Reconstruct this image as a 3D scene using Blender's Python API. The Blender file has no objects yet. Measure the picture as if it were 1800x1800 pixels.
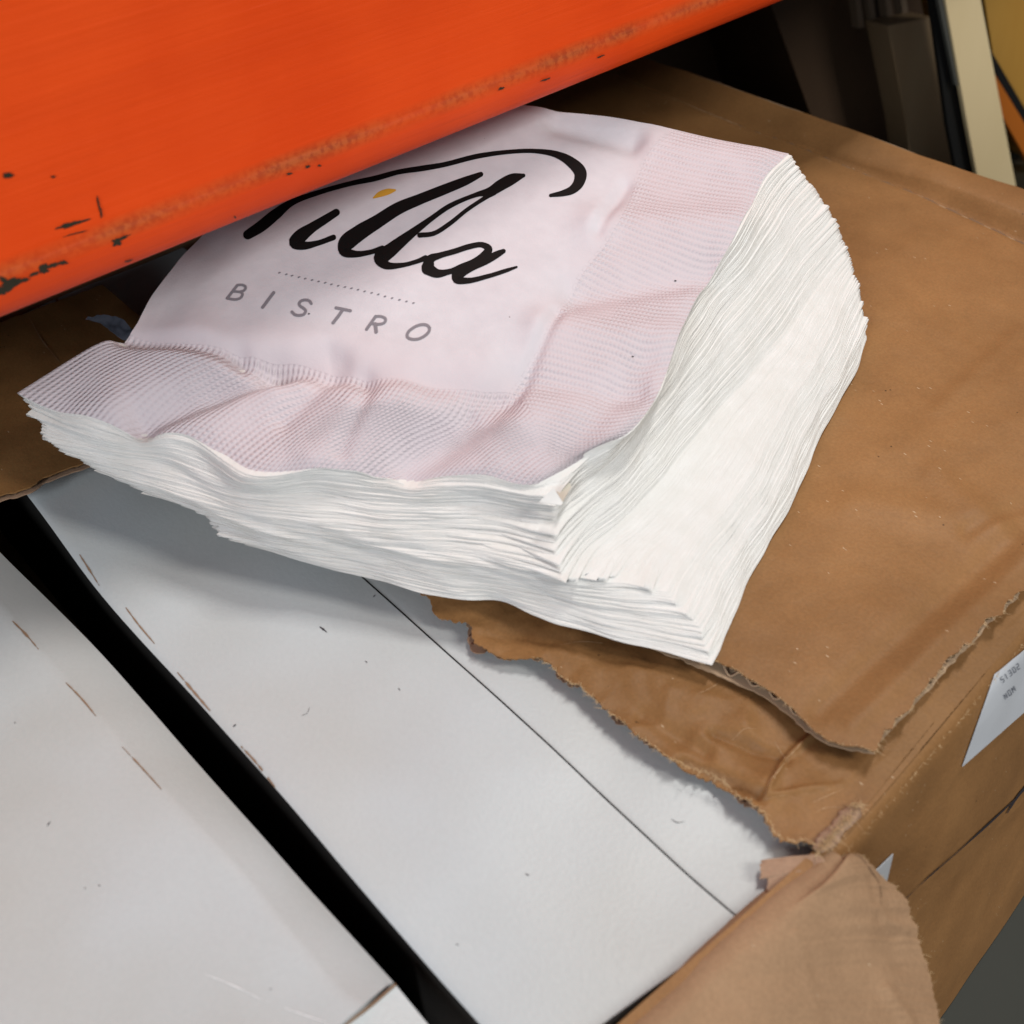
import bpy, math, random
import numpy as np
from mathutils import Vector, Matrix
from mathutils.bvhtree import BVHTree
from mathutils import noise as mnoise

random.seed(7); rng = np.random.default_rng(7)
sc = bpy.context.scene
col = sc.collection
S = 0.7                        # working units -> metres
F, CX = 1900.0, 900.0          # focal length and centre in photo pixels (1800 px frame)
D = 0.40                       # camera height above the carton tops

def rot(p, r, y):
    Zc = np.array([0, -math.cos(p), -math.sin(p)]); A = np.array([1, 0, 0.]); B = np.cross(Zc, A)
    X = math.cos(y)*A + math.sin(y)*B; Y = -math.sin(y)*A + math.cos(y)*B
    cr, sr = math.cos(r), math.sin(r); Rz = np.array([[cr, -sr, 0], [sr, cr, 0], [0, 0, 1]])
    return np.array([Rz@X, Rz@Y, Rz@Zc])
M = rot(math.radians(45), math.radians(-2), math.radians(-49))   # rows: world axes in camera axes
CAM = np.array([0, 0, D])

# ------------------------------------------------------------------ camera
cam = bpy.data.cameras.new("camera"); camo = bpy.data.objects.new("camera", cam); col.objects.link(camo)
cam.sensor_width = 36; cam.lens = 36*F/1800; cam.clip_start = 0.01; cam.clip_end = 50
R3 = Matrix([[M[i][0], -M[i][1], -M[i][2]] for i in range(3)])
camo.matrix_world = Matrix.Translation(Vector((0, 0, D*S))) @ R3.to_4x4()
cam.dof.use_dof = True; cam.dof.focus_distance = 0.60*S*0.98; cam.dof.aperture_fstop = 12.0
sc.camera = camo

# ------------------------------------------------------------------ light
w = bpy.data.worlds.new("World"); sc.world = w; w.use_nodes = True
w.node_tree.nodes["Background"].inputs[0].default_value = (0.80, 0.88, 1.0, 1)
w.node_tree.nodes["Background"].inputs[1].default_value = 0.20

def area(name, pos, target, size, power, color, sy=None):
    l = bpy.data.lights.new(name, 'AREA'); o = bpy.data.objects.new(name, l); col.objects.link(o)
    l.size = size*S; l.energy = power; l.color = color
    if sy: l.shape = 'RECTANGLE'; l.size_y = sy*S
    o.location = Vector(pos)*S
    d = (Vector(target)-Vector(pos)); o.rotation_euler = d.to_track_quat('-Z', 'Y').to_euler()
    return o
area("hall_lamp_key", (-.42, 1.4, 2.7), (-.2, .3, 0), .22, 21, (1.0, .97, .93), .7)
area("hall_lamp_side", (1.6, 1.2, 2.0), (-.2, .3, 0), .5, 19, (1.0, .96, .90), 1.0)
area("fill_light", (.45, -1.7, 1.0), (-.2, .3, 0), .5, 13, (.88, .94, 1.0), 1.0)  # low cool fill added to brighten the front of the stack
sc.view_settings.view_transform = 'Standard'; sc.view_settings.look = 'None'
sc.view_settings.exposure = 0.05; sc.view_settings.gamma = 1.0
sc.cycles.max_bounces = 10; sc.cycles.diffuse_bounces = 6

# ------------------------------------------------------------------ helpers
def ray(px, py):
    px = np.asarray(px, float); py = np.asarray(py, float)
    d = np.stack([px-CX, py-CX, np.full_like(px, F)], -1)
    return d@M.T
def P(px, py, z):
    d = ray(px, py); t = (np.asarray(z)-D)/d[..., 2]
    return CAM + t[..., None]*d
def Pplane(px, py, n, q):      # ray hits the plane through q with normal n
    d = ray(px, py); n = np.array(n, float); t = ((np.array(q)-CAM)@n)/(d@n)
    return CAM + t[..., None]*d
def proj(W):
    v = (np.asarray(W)-CAM)@M
    return v[..., 0]/v[..., 2]*F+CX, v[..., 1]/v[..., 2]*F+CX
def resample(pts, n, smooth=True):
    pts = np.array(pts, float)
    d = np.r_[0, np.cumsum(np.linalg.norm(np.diff(pts[:, :2], axis=0), axis=1))]; d /= d[-1]
    u = np.linspace(0, 1, n) if np.isscalar(n) else np.asarray(n)
    if not smooth or len(pts) < 3:
        return np.stack([np.interp(u, d, pts[:, i]) for i in range(pts.shape[1])], -1)
    m = np.zeros_like(pts)      # monotone-ish hermite
    sl = np.diff(pts, axis=0)/np.diff(d)[:, None]
    m[1:-1] = (sl[1:]+sl[:-1])/2; m[0] = sl[0]; m[-1] = sl[-1]
    k = np.clip(np.searchsorted(d, u)-1, 0, len(d)-2); h = (d[k+1]-d[k]); t = ((u-d[k])/h)[:, None]; h = h[:, None]
    return ((2*t**3-3*t**2+1)*pts[k] + (t**3-2*t**2+t)*h*m[k] + (-2*t**3+3*t**2)*pts[k+1] + (t**3-t**2)*h*m[k+1])
def line3(pts, n, smooth=True):       # [(px,py,z)] -> world polyline
    q = resample(pts, n, smooth); return P(q[:, 0], q[:, 1], q[:, 2])
def coons(c0, c1, d0, d1):            # c0,c1: s curves at t=0,1 ; d0,d1: t curves at s=0,1
    n, m = len(c0), len(d0); s = np.linspace(0, 1, n)[:, None, None]; t = np.linspace(0, 1, m)[None, :, None]
    A = (1-t)*c0[:, None]+t*c1[:, None]; B = (1-s)*d0[None]+s*d1[None]
    C_ = (1-s)*(1-t)*c0[0]+s*(1-t)*c0[-1]+(1-s)*t*c1[0]+s*t*c1[-1]
    return A+B-C_
def smoothnoise(n, cells, g=rng):
    k = g.normal(size=cells+3); x = np.linspace(0, cells, n); i = x.astype(int); f = x-i
    f = f*f*(3-2*f); return k[i]*(1-f)+k[i+1]*f
def gridfaces(n, m, off=0, flip=False):
    i, j = np.meshgrid(np.arange(n-1), np.arange(m-1), indexing='ij'); a = (i*m+j).ravel()+off
    f = np.stack([a, a+m, a+m+1, a+1], -1)
    return f[:, ::-1] if flip else f
def noise2(W, sc_, amp, seed=0.):
    sh = W.shape[:-1]; o = np.empty(int(np.prod(sh)))
    for i, p in enumerate(W.reshape(-1, 3)):
        o[i] = mnoise.fractal(Vector((p[0]*sc_+seed, p[1]*sc_, p[2]*sc_)), 1.0, 2.0, 3)
    return (o*amp).reshape(sh)

def mk(name, V, Fc, mat, parent=None, smooth=True, uv=None, mats=None, fmat=None, flat_from=None):
    V = np.asarray(V, float)*S; me = bpy.data.meshes.new(name)
    if isinstance(Fc, np.ndarray) and Fc.dtype != object:
        nf, k = Fc.shape
        me.vertices.add(len(V)); me.vertices.foreach_set("co", V.ravel())
        me.loops.add(nf*k); me.loops.foreach_set("vertex_index", Fc.astype(np.int32).ravel())
        me.polygons.add(nf); me.polygons.foreach_set("loop_start", (np.arange(nf)*k).astype(np.int32))
        me.update(calc_edges=True)
    else:
        me.from_pydata(V.tolist(), [], [list(map(int, f)) for f in Fc]); me.update()
    sm = np.full(len(me.polygons), bool(smooth))
    if flat_from is not None: sm[flat_from:] = False
    me.polygons.foreach_set("use_smooth", sm)
    if uv is not None:
        l = me.uv_layers.new(name="UVMap"); vi = np.empty(len(me.loops), np.int32); me.loops.foreach_get("vertex_index", vi)
        l.data.foreach_set("uv", np.asarray(uv)[vi].astype(np.float32).ravel())
    me.materials.append(mat)
    for m_ in (mats or []): me.materials.append(m_)
    if fmat is not None: me.polygons.foreach_set("material_index", np.asarray(fmat, np.int32))
    me.validate(); o = bpy.data.objects.new(name, me); col.objects.link(o)
    if parent: o.parent = parent; o.matrix_parent_inverse = parent.matrix_world.inverted()
    return o
def empty(name, loc):
    o = bpy.data.objects.new(name, None); col.objects.link(o); o.location = Vector(loc)*S
    o.matrix_world = Matrix.Translation(Vector(loc)*S); o.empty_display_size = .02
    return o
def tag(o, label, cat=None, group=None, kind=None):
    if label: o["label"] = label
    if cat: o["category"] = cat
    if group: o["group"] = group
    if kind: o["kind"] = kind
    return o
def slab(G, th, name, mat, parent=None, nrm=(0, 0, -1), **kw):   # grid surface -> closed sheet, thickness along nrm
    n, m = G.shape[:2]; T = G.reshape(-1, 3); th_ = np.asarray(th); Bt = (G+np.array(nrm)*(th_[..., None] if th_.ndim else th_)).reshape(-1, 3)
    nv = n*m; f = [gridfaces(n, m), gridfaces(n, m, nv, True)]
    idx = np.arange(nv).reshape(n, m)
    loop = np.r_[idx[:, 0], idx[-1, 1:], idx[-2::-1, -1], idx[0, -2:0:-1]]; nx = np.roll(loop, -1)
    side = np.stack([loop, loop+nv, nx+nv, nx], -1)
    # own vertices for the rim so that it shades crisply
    R_ = np.r_[T[loop], Bt[loop]]; k = len(loop); a = np.arange(k)+2*nv; b = np.roll(np.arange(k), -1)+2*nv
    side = np.stack([a, a+k, b+k, b], -1)
    return mk(name, np.r_[T, Bt, R_], np.r_[f[0], f[1], side], mat, parent, flat_from=len(f[0])*2, **kw)
def box(name, c, sz, mat, parent=None, rz=0, bev=.002):
    bpyv = []; hx, hy, hz = [a/2 for a in sz]
    import bmesh
    bm = bmesh.new(); bmesh.ops.create_cube(bm, size=1)
    for v in bm.verts: v.co = Vector((v.co.x*sz[0], v.co.y*sz[1], v.co.z*sz[2]))
    bmesh.ops.bevel(bm, geom=bm.edges[:], offset=bev, segments=2, affect='EDGES')
    R_ = Matrix.Rotation(rz, 3, 'Z')
    V = [tuple(R_@v.co+Vector(c)) for v in bm.verts]; Fc = [[v.index for v in f.verts] for f in bm.faces]; bm.free()
    return mk(name, V, Fc, mat, parent, smooth=False)
def tubes(name, paths, rad, mat, parent=None, k=4):
    V = []; Fc = []
    for p, r in zip(paths, rad):
        p = np.array(p); o = len(V); n = len(p)
        tg = np.gradient(p, axis=0); tg /= np.linalg.norm(tg, axis=1)[:, None]+1e-9
        u = np.cross(tg, [0.3, 0.2, 1.]); u /= np.linalg.norm(u, axis=1)[:, None]+1e-9; v = np.cross(tg, u)
        for i in range(n):
            rr = r*((1-.7*i/(n-1)) if n < 20 else 1)
            for a in range(k):
                th = 2*math.pi*a/k; V.append(p[i]+rr*(math.cos(th)*u[i]+math.sin(th)*v[i]))
        for i in range(n-1):
            for a in range(k):
                b = (a+1) % k; Fc.append([o+i*k+a, o+i*k+b, o+(i+1)*k+b, o+(i+1)*k+a])
    return mk(name, V, np.array(Fc), mat, parent)

# ------------------------------------------------------------------ materials
def mat(name, base=(.8, .8, .8), rough=.6, build=None, spec=.3, sss=0, coat=0):
    m = bpy.data.materials.new(name); m.use_nodes = True; nt = m.node_tree; b = nt.nodes["Principled BSDF"]
    b.inputs["Base Color"].default_value = (*base, 1); b.inputs["Roughness"].default_value = rough
    b.inputs["Specular IOR Level"].default_value = spec
    if sss:
        b.inputs["Subsurface Weight"].default_value = sss; b.inputs["Subsurface Radius"].default_value = (1, .9, .8)
        b.inputs["Subsurface Scale"].default_value = .0035
    if coat: b.inputs["Coat Weight"].default_value = coat; b.inputs["Coat Roughness"].default_value = .25
    if build: build(nt, b)
    return m
class NT:
    def __init__(s, nt): s.nt = nt
    def n(s, t, **kw):
        x = s.nt.nodes.new(t)
        for k, v in kw.items():
            if k.startswith('_'): setattr(x, k[1:], v)
            else: x.inputs[k.replace('__', ' ')].default_value = v
        return x
    def l(s, a, b): s.nt.links.new(a, b)
    def noise(s, vec, scale, detail=3, rough=.55):
        x = s.n('ShaderNodeTexNoise', Scale=scale, Detail=detail, Roughness=rough); s.l(vec, x.inputs['Vector']); return x.outputs['Fac']
    def ramp(s, f, pts):
        x = s.n('ShaderNodeValToRGB'); e = x.color_ramp.elements
        while len(e) < len(pts): e.new(.5)
        for q, (p, c) in zip(e, pts): q.position = p; q.color = (*c, 1) if len(c) == 3 else c
        s.l(f, x.inputs[0]); return x.outputs[0]
    def math(s, op, a, b=None, c=None, clamp=False):
        x = s.n('ShaderNodeMath', _operation=op); x.use_clamp = clamp
        for i, v in enumerate((a, b, c)):
            if v is None: continue
            if isinstance(v, (int, float)): x.inputs[i].default_value = v
            else: s.l(v, x.inputs[i])
        return x.outputs[0]
    def mix(s, f, a, b, blend='MIX'):
        x = s.n('ShaderNodeMix', _data_type='RGBA', _blend_type=blend)
        for i, v in ((0, f), (6, a), (7, b)):
            if isinstance(v, (int, float)): x.inputs[i].default_value = v
            elif isinstance(v, tuple): x.inputs[i].default_value = (*v, 1) if len(v) == 3 else v
            else: s.l(v, x.inputs[i])
        return x.outputs[2]
    def bump(s, h, dist, strength, bsdf, prev=None):
        x = s.n('ShaderNodeBump', Distance=dist, Strength=strength); s.l(h, x.inputs['Height'])
        if prev: s.l(prev, x.inputs['Normal'])
        s.l(x.outputs[0], bsdf.inputs['Normal']); return x.outputs[0]
    def mapping(s, vec, scale, rot=(0, 0, 0)):
        x = s.n('ShaderNodeMapping'); x.inputs['Scale'].default_value = scale; x.inputs['Rotation'].default_value = rot
        s.l(vec, x.inputs[0]); return x.outputs[0]

def b_card(base, dark=.75, warm=0., fibres=True):
    def f(nt, b):
        g = NT(nt); co = g.n('ShaderNodeTexCoord').outputs['Object']
        big = g.noise(co, 9, 4); mid = g.noise(co, 60, 4); fine = g.noise(co, 900, 2)
        streak = g.noise(co, 24, 5, .65)
        c = tuple(base)
        col_ = g.mix(g.ramp(big, [(.35, (0, 0, 0)), (.68, (1, 1, 1))]), tuple(x*dark for x in c), tuple(min(1, x*1.12) for x in c))
        col_ = g.mix(.25, col_, g.ramp(mid, [(.3, (.55, .5, .45)), (.7, (1, 1, 1))]), 'MULTIPLY')
        col_ = g.mix(.22, col_, g.ramp(streak, [(.35, (.6, .55, .5)), (.65, (1, 1, 1))]), 'MULTIPLY')
        col_ = g.mix(.35, col_, g.ramp(fine, [(.3, (.6, .6, .6)), (.7, (1.0, 1.0, 1.0))]), 'MULTIPLY')
        # pale fibres and dark specks
        vo = g.n('ShaderNodeTexVoronoi', Scale=260.0); g.l(co, vo.inputs['Vector'])
        sp = g.ramp(vo.outputs['Distance'], [(0.07, (1, 1, 1)), (.13, (0, 0, 0))]); rnd = g.math('GREATER_THAN', g.noise(co, 45, 1), .68)
        col_ = g.mix(g.math('MULTIPLY', sp, rnd), col_, (.07, .035, .015))
        vo2 = g.n('ShaderNodeTexVoronoi', Scale=120.0); g.l(g.mapping(co, (1, 5, 2), (0, 0, .6)), vo2.inputs['Vector'])
        sp2 = g.ramp(vo2.outputs['Distance'], [(0.05, (1, 1, 1)), (.1, (0, 0, 0))]); rnd2 = g.math('GREATER_THAN', g.noise(co, 70, 1), .58)
        col_ = g.mix(g.math('MULTIPLY', g.math('MULTIPLY', sp2, rnd2), .7), col_, (.75, .6, .42))
        g.l(col_, b.inputs['Base Color'])
        h = g.math('ADD', g.math('MULTIPLY', mid, .6), g.math('MULTIPLY', fine, .16))
        n1 = g.bump(g.math('ADD', h, g.math('MULTIPLY', streak, 1.5)), .0012, .40, b)
    return f
def _sep(self, v, i):
    x = self.n('ShaderNodeSeparateXYZ'); self.l(v, x.inputs[0]); return x.outputs[i]
NT.sep = _sep

M_card = mat("kraft_cardboard", rough=.5, build=b_card((.325, .165, .062)), spec=.16)
M_cardi = mat("kraft_cardboard_inside", rough=.8, build=b_card((.38, .235, .135), .85), spec=.15)
M_cardm = mat("torn_kraft_paper", rough=.85, build=b_card((.42, .27, .18), .8), spec=.1)
M_liner = mat("bare_liner_paper", (.40, .28, .18), .9, spec=.1)
M_fibre = mat("paper_fibre", (.62, .44, .25), .9, spec=.1)
M_flute = mat("corrugated_medium", (.20, .125, .075), .9, spec=.1)  # darkened: the shade inside the flutes is put into the colour

def b_carton(nt, b):
    g = NT(nt); co = g.n('ShaderNodeTexCoord').outputs['Object']
    big = g.noise(co, 7, 3); fine = g.noise(co, 700, 2)
    c = g.mix(g.ramp(big, [(.35, (0, 0, 0)), (.65, (1, 1, 1))]), (.43, .432, .41), (.49, .52, .53))
    vo = g.n('ShaderNodeTexVoronoi', Scale=55.0); g.l(co, vo.inputs['Vector'])
    sp = g.ramp(vo.outputs['Distance'], [(0.012, (1, 1, 1)), (.022, (0, 0, 0))])
    c = g.mix(g.math('MULTIPLY', sp, g.math('GREATER_THAN', g.noise(co, 20, 1), .54)), c, (.12, .10, .09))
    c = g.mix(.12, c, g.ramp(fine, [(.3, (.7, .7, .7)), (.7, (1, 1, 1))]), 'MULTIPLY')
    g.l(c, b.inputs['Base Color'])
    n = g.bump(g.noise(co, 5, 2), .012, .30, b)
    g.bump(fine, .0004, .18, b, n)
M_carton = mat("white_paperboard", rough=.42, build=b_carton, spec=.35)
M_side = mat("gap_shade_side", (.012, .011, .010), .6, spec=.2)  # black stands in for the deep shade of the gap between cartons
M_cut = mat("cut_board_edge", (.26, .17, .11), .9, spec=.1)

def b_orange(nt, b):
    g = NT(nt); co = g.n('ShaderNodeTexCoord').outputs['Object']; z = g.sep(co, 2)
    st = g.noise(g.mapping(co, (8, 3, 90)), 1, 5, .6); st2 = g.noise(g.mapping(co, (20, 14, 500)), 1, 4, .65); sm = g.noise(co, 14, 4)
    c = g.mix(g.ramp(sm, [(.35, (0, 0, 0)), (.7, (1, 1, 1))]), (.80, .064, .004), (.90, .085, .008))
    c = g.mix(.10, c, g.ramp(st, [(.36, (.62, .5, .45)), (.52, (1, 1, 1))]), 'MULTIPLY')
    c = g.mix(.12, c, g.ramp(st2, [(.28, (.5, .4, .4)), (.40, (1, 1, 1))]), 'MULTIPLY')
    # worn line along the lower edge of the face
    dz = g.math('ABSOLUTE', g.math('SUBTRACT', z, RIDGE_Z*S))
    dz = g.math('SUBTRACT', dz, g.math('MULTIPLY', g.noise(g.mapping(co, (60, 90, 60)), 1, 4, .7), .0006))
    wl = g.ramp(dz, [(.0, (1, 1, 1)), (.00022, (0, 0, 0))])
    brk = g.ramp(g.noise(g.mapping(co, (10, 26, 10)), 1, 3), [(.34, (.35, .35, .35)), (.60, (1, 1, 1))])
    tan = g.mix(g.ramp(g.noise(co, 420, 2), [(.42, (0, 0, 0)), (.62, (1, 1, 1))]), (.40, .13, .035), (.17, .055, .02))
    c = g.mix(g.math('MULTIPLY', g.math('MULTIPLY', wl, brk), .65), c, tan)
    g.l(c, b.inputs['Base Color'])
    n = g.bump(g.noise(co, 35, 4), .0012, .25, b)
    g.bump(g.math('SUBTRACT', st2, g.math('MULTIPLY', wl, .8)), .0006, .4, b, n)
    b.inputs['Roughness'].default_value = .5
RIDGE_Z = float(Pplane(425., 342., (1, 0, 0), (-.408, 0, 0))[2])
M_orange = mat("orange_paint", build=b_orange, spec=.2)
M_chip = mat("bare_dark_steel", (.028, .024, .012), .6)

def b_napkin(nt, b):
    g = NT(nt); co = g.n('ShaderNodeTexCoord').outputs['Object']; uv = g.n('ShaderNodeUVMap').outputs[0]
    s_ = g.sep(uv, 0); t_ = g.sep(uv, 1)
    fine = g.noise(co, 1200, 2); mid = g.noise(co, 160, 3)
    c = g.mix(g.ramp(mid, [(.3, (0, 0, 0)), (.7, (1, 1, 1))]), (.585, .572, .605), (.625, .612, .645))  # tissue darkened and tinted: weaker light and beam bounce painted into the top
    c = g.mix(g.math('MAXIMUM', g.ramp(t_, [(.0, (1, 1, 1)), (.09, (0, 0, 0))]), g.ramp(g.math('SUBTRACT', s_, .94), [(.0, (0, 0, 0)), (.09, (1, 1, 1))])), c, (.585, .525, .55))
    vo = g.n('ShaderNodeTexVoronoi', Scale=150.0); g.l(co, vo.inputs['Vector'])
    sp = g.ramp(vo.outputs['Distance'], [(0.03, (1, 1, 1)), (.05, (0, 0, 0))])
    c = g.mix(g.math('MULTIPLY', sp, g.math('GREATER_THAN', g.noise(co, 50, 1), .66)), c, (.10, .08, .08))
    g.l(c, b.inputs['Base Color'])
    front = g.math('LESS_THAN', t_, 0.0); right = g.math('GREATER_THAN', s_, 1.0)
    # uv is already warped so that the smooth centre is 0..1 ; embossed border lies at t<0 and s>1
    def rows(a, bb):
        r1 = g.math('SINE', g.math('MULTIPLY', a, 2*math.pi)); r2 = g.math('SINE', g.math('MULTIPLY', bb, 2*math.pi))
        return g.math('ADD', g.math('MULTIPLY', r1, .8), g.math('MULTIPLY', g.math('MULTIPLY', g.math('ADD', r1, .5), r2), .38))
    hf = rows(g.math('MULTIPLY', s_, 98), g.math('MULTIPLY', t_, 105)); hr = rows(g.math('MULTIPLY', t_, 82), g.math('MULTIPLY', s_, 125))
    # the corner belongs to the diagonal between the two borders
    cf = g.math('GREATER_THAN', g.math('SUBTRACT', 1.0, s_), t_)      # diagonal split
    anyb = g.math('MAXIMUM', front, right)
    diag = g.math('MULTIPLY', front, g.math('GREATER_THAN', g.math('MULTIPLY', t_, -1), g.math('SUBTRACT', s_, 1.0)))
    h = g.math('ADD', g.math('MULTIPLY', hf, diag), g.math('MULTIPLY', hr, g.math('SUBTRACT', 1.0, diag)))
    h = g.math('MULTIPLY', h, anyb)
    amp = g.ramp(g.noise(co, 55, 2), [(.30, (.35, .35, .35)), (.6, (1, 1, 1))])
    h = g.math('MULTIPLY', h, amp)
    # dashed pin line on the right border boundary
    pin = g.math('LESS_THAN', g.math('ABSOLUTE', g.math('SUBTRACT', s_, 1.0)), .006)
    pin = g.math('MULTIPLY', pin, g.math('GREATER_THAN', g.math('SINE', g.math('MULTIPLY', t_, 2*math.pi*55)), -.2))
    pin = g.math('MULTIPLY', pin, g.math('GREATER_THAN', t_, 0.0))
    h = g.math('ADD', h, g.math('MULTIPLY', pin, 1.6))
    n = g.bump(h, .00029, .85, b)
    n = g.bump(mid, .0010, .16, b, n)
    g.bump(fine, .0003, .25, b, n)
M_nap_top = mat("embossed_tissue", rough=.85, build=b_napkin, spec=.12)
def b_tissue(nt, b):
    g = NT(nt); co = g.n('ShaderNodeTexCoord').outputs['Object']
    mid = g.noise(co, 120, 3); fine = g.noise(co, 1500, 2)
    uv = g.n('ShaderNodeUVMap').outputs[0]
    lay = g.noise(g.mapping(uv, (9, 420, 1)), 1, 4, .65); lay2 = g.noise(g.mapping(uv, (40, 900, 1)), 1, 2, .6)
    g.l(g.mix(g.ramp(lay, [(.36, (0, 0, 0)), (.52, (1, 1, 1))]), (.70, .685, .65), g.mix(g.ramp(mid, [(.3, (0, 0, 0)), (.7, (1, 1, 1))]), (.715, .70, .665), (.76, .75, .725))), b.inputs['Base Color'])
    n = g.bump(g.math('ADD', lay, g.math('MULTIPLY', lay2, .6)), .0010, .38, b); n = g.bump(fine, .0003, .25, b, n); g.bump(mid, .0012, .12, b, n)
M_tissue = mat("white_tissue", rough=.9, build=b_tissue, spec=.06)
M_ink = mat("black_ink", (.0045, .004, .004), .7, spec=.15)
M_grey = mat("silver_grey_ink", (.21, .205, .23), .5, spec=.3)
M_gold = mat("gold_ink", (.62, .34, .04), .6, spec=.2)
M_sticker = mat("white_sticker", (.52, .54, .57), .45, spec=.3)

# ------------------------------------------------------------------ rack: orange beam, deck
rack = empty("rack_shelf", (-.44, .5, .14))
tag(rack, "scuffed orange steel rack beam crossing above the napkins", "rack shelf")
xf = -.408; zb = .140; r = RIDGE_Z-zb
prof = []
zt = .40
prof += [(xf, zt), (xf, .30), (xf, RIDGE_Z+.002), (xf+.0006, RIDGE_Z+.0006)]
for a in np.linspace(0, 90, 14):      # rolled lower edge, slightly proud of the face
    prof.append((xf-.0128+.0142*math.cos(math.radians(a)), RIDGE_Z-.001-(r-.001)*math.sin(math.radians(a))**1.0))
prof += [(xf-.055, zb), (xf-.060, zb+.006), (xf-.060, zt)]
prof = np.array(prof); ys = np.linspace(-.35, 2.4, 300)
G = np.zeros((len(ys), len(prof), 3)); G[:, :, 0] = prof[None, :, 0]; G[:, :, 1] = ys[:, None]; G[:, :, 2] = prof[None, :, 1]
# align exactly to the silhouette line seen in the photo
a0, a1 = Pplane(np.array([0., 1400.]), np.array([572., 0.]), (0, 0, 1), (0, 0, zb+.003))
slope = (a1[0]-a0[0])/(a1[1]-a0[1]); x0 = a0[0]-slope*a0[1]
G[:, :, 0] += (x0-(xf+.0008)) + slope*G[:, :, 1]
def beamx(y): return x0 - .0008 + slope*y
beam = mk("beam", G.reshape(-1, 3), gridfaces(len(ys), len(prof), 0, True), M_orange, rack)
M_deck = mat("dark_steel_deck", (.05, .045, .04), .6)
box("deck", (-1.05, .6, .412), (1.3, 2.6, .02), M_deck, rack)
# chips in the paint, dark steel showing
bv = BVHTree.FromPolygons([Vector(v) for v in G.reshape(-1, 3)], gridfaces(len(ys), len(prof), 0, True).tolist())
def hit(bvh, px, py, off):
    d = Vector(ray(px, py)); d.normalize(); h = bvh.ray_cast(Vector(CAM), d)
    if h[0] is None: return None
    n = h[1] if h[1].dot(d) < 0 else -h[1]
    return np.array(h[0]+n*off)
def blob(bvh, cx, cy, rx, ry, ang, off, n=22, rough=.25, seed=0):
    g_ = np.random.default_rng(seed); V = []
    nz = g_.normal(size=n)*rough
    for i in range(n):
        a = 2*math.pi*i/n; k = 1+nz[i]; x = rx*k*math.cos(a); y = ry*k*math.sin(a); t = math.radians(ang)
        p = hit(bvh, cx+x*math.cos(t)-y*math.sin(t), cy+x*math.sin(t)+y*math.cos(t), off)
        if p is None: return None
        V.append(p)
    return V
chips = [(14, 500, 20, 9, -22), (2, 510, 12, 7, -10), (76, 471, 9, 8, -40), (92, 466, 12, 4, -15), (110, 461, 8, 4, -10), (205, 424, 8, 7, -20),
         (216, 417, 11, 2, -25), (128, 392, 31, 4.2, -16), (15, 308, 9, 5, 10), (93, 310, 4, 2, 0), (172, 355, 2, 14, -12), (177, 374, 1.6, 9, -3),
         (130, 410, 21, 1.0, -15), (225, 457, 7, 1.5, -15), (8, 492, 9, 4, 20), (40, 492, 14, 3, -18), (412, 380, 2, 2, 0), (507, 305, 5, 2, -10), (60, 480, 9, 2.5, -20),
         (540, 292, 4, 2.5, -20), (560, 290, 3, 2, 0), (880, 155, 5, 2, -20), (960, 138, 9, 1.5, -20), (1055, 98, 7, 1.5, -20)]
for i, c in enumerate(chips):
    b_ = blob(bv, *c, .0004+.00001*i, seed=i)
    if b_: mk("paint_chip", b_, [list(range(len(b_)))], M_chip, rack, smooth=False)

# ------------------------------------------------------------------ white cartons
def carton(name, top_left, crease_left, right, front, zs, label, depth=.14, back=None, dots=()):
    pass
grp = "white cartons standing side by side in the open box"
ns, nm = 60, 90
def edge_x(poly, z, n=90): return line3([(a, b, z) for a, b in poly], n)
XB = -.66
def strip_patch(polyA, zA, polyB, zB, n, k=8, ext=True):   # two image polylines running down-right -> world grid extended to x = XB
    A = edge_x(polyA, zA, n); B = edge_x(polyB, zB, n)
    return A, B
def build_carton(name, L, C, R_, zL, zC, zR, label, zbot=-.15, seed=0):
    """L, C, R_: world polylines (left edge, inner crease, right edge), running from -X to +X."""
    n = len(L); rows = [];  
    cols_ = []
    for f in np.linspace(0, 1, 26): cols_.append(L*(1-f)+C*f)
    kk = 10
    for f in np.linspace(0, 1, kk)[1:]:
        q = C*(1-f)+R_*f; q = q.copy(); q[:, 2] = C[:, 2]+(R_[:, 2]-C[:, 2])*(.75*f+.25*f**3); cols_.append(q)
    G = np.stack(cols_, 1)
    G[..., 2] += noise2(G, 6, .0045, seed)*np.clip((G[..., 0]+.7)*4, 0, 1)
    o = empty(name, (float(G[..., 0].mean()), float(G[..., 1].mean()), zbot))
    mk("lid", G.reshape(-1, 3), gridfaces(G.shape[0], G.shape[1], 0, False), M_carton, o)
    def wall(nm, top):
        b_ = top.copy(); b_[:, 2] = zbot; t2 = top.copy()
        Wg = np.stack([t2*(1-f)+b_*f for f in np.linspace(0, 1, 6)], 1)
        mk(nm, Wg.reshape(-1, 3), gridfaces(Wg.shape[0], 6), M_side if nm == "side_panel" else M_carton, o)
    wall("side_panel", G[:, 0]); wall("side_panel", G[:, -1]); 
    fr = G[-1].copy(); wall("front_panel", fr); wall("back_panel", G[0])
    tag(o, label, "carton", grp); return o, G
def ext(poly, z):                     # world polyline with an extension to X=XB parallel to X axis
    q = resample([(a, b) for a, b in poly], 60); W = P(q[:, 0], q[:, 1], np.full(60, z) if np.isscalar(z) else np.interp(np.linspace(0, 1, 60), [0, 1], z))
    k = 30; e = np.linspace(XB, W[0, 0], k+1)[:-1]
    E_ = np.stack([e, np.full(k, W[0, 1]), np.full(k, W[0, 2])], -1)
    return np.r_[E_, W]
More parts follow.
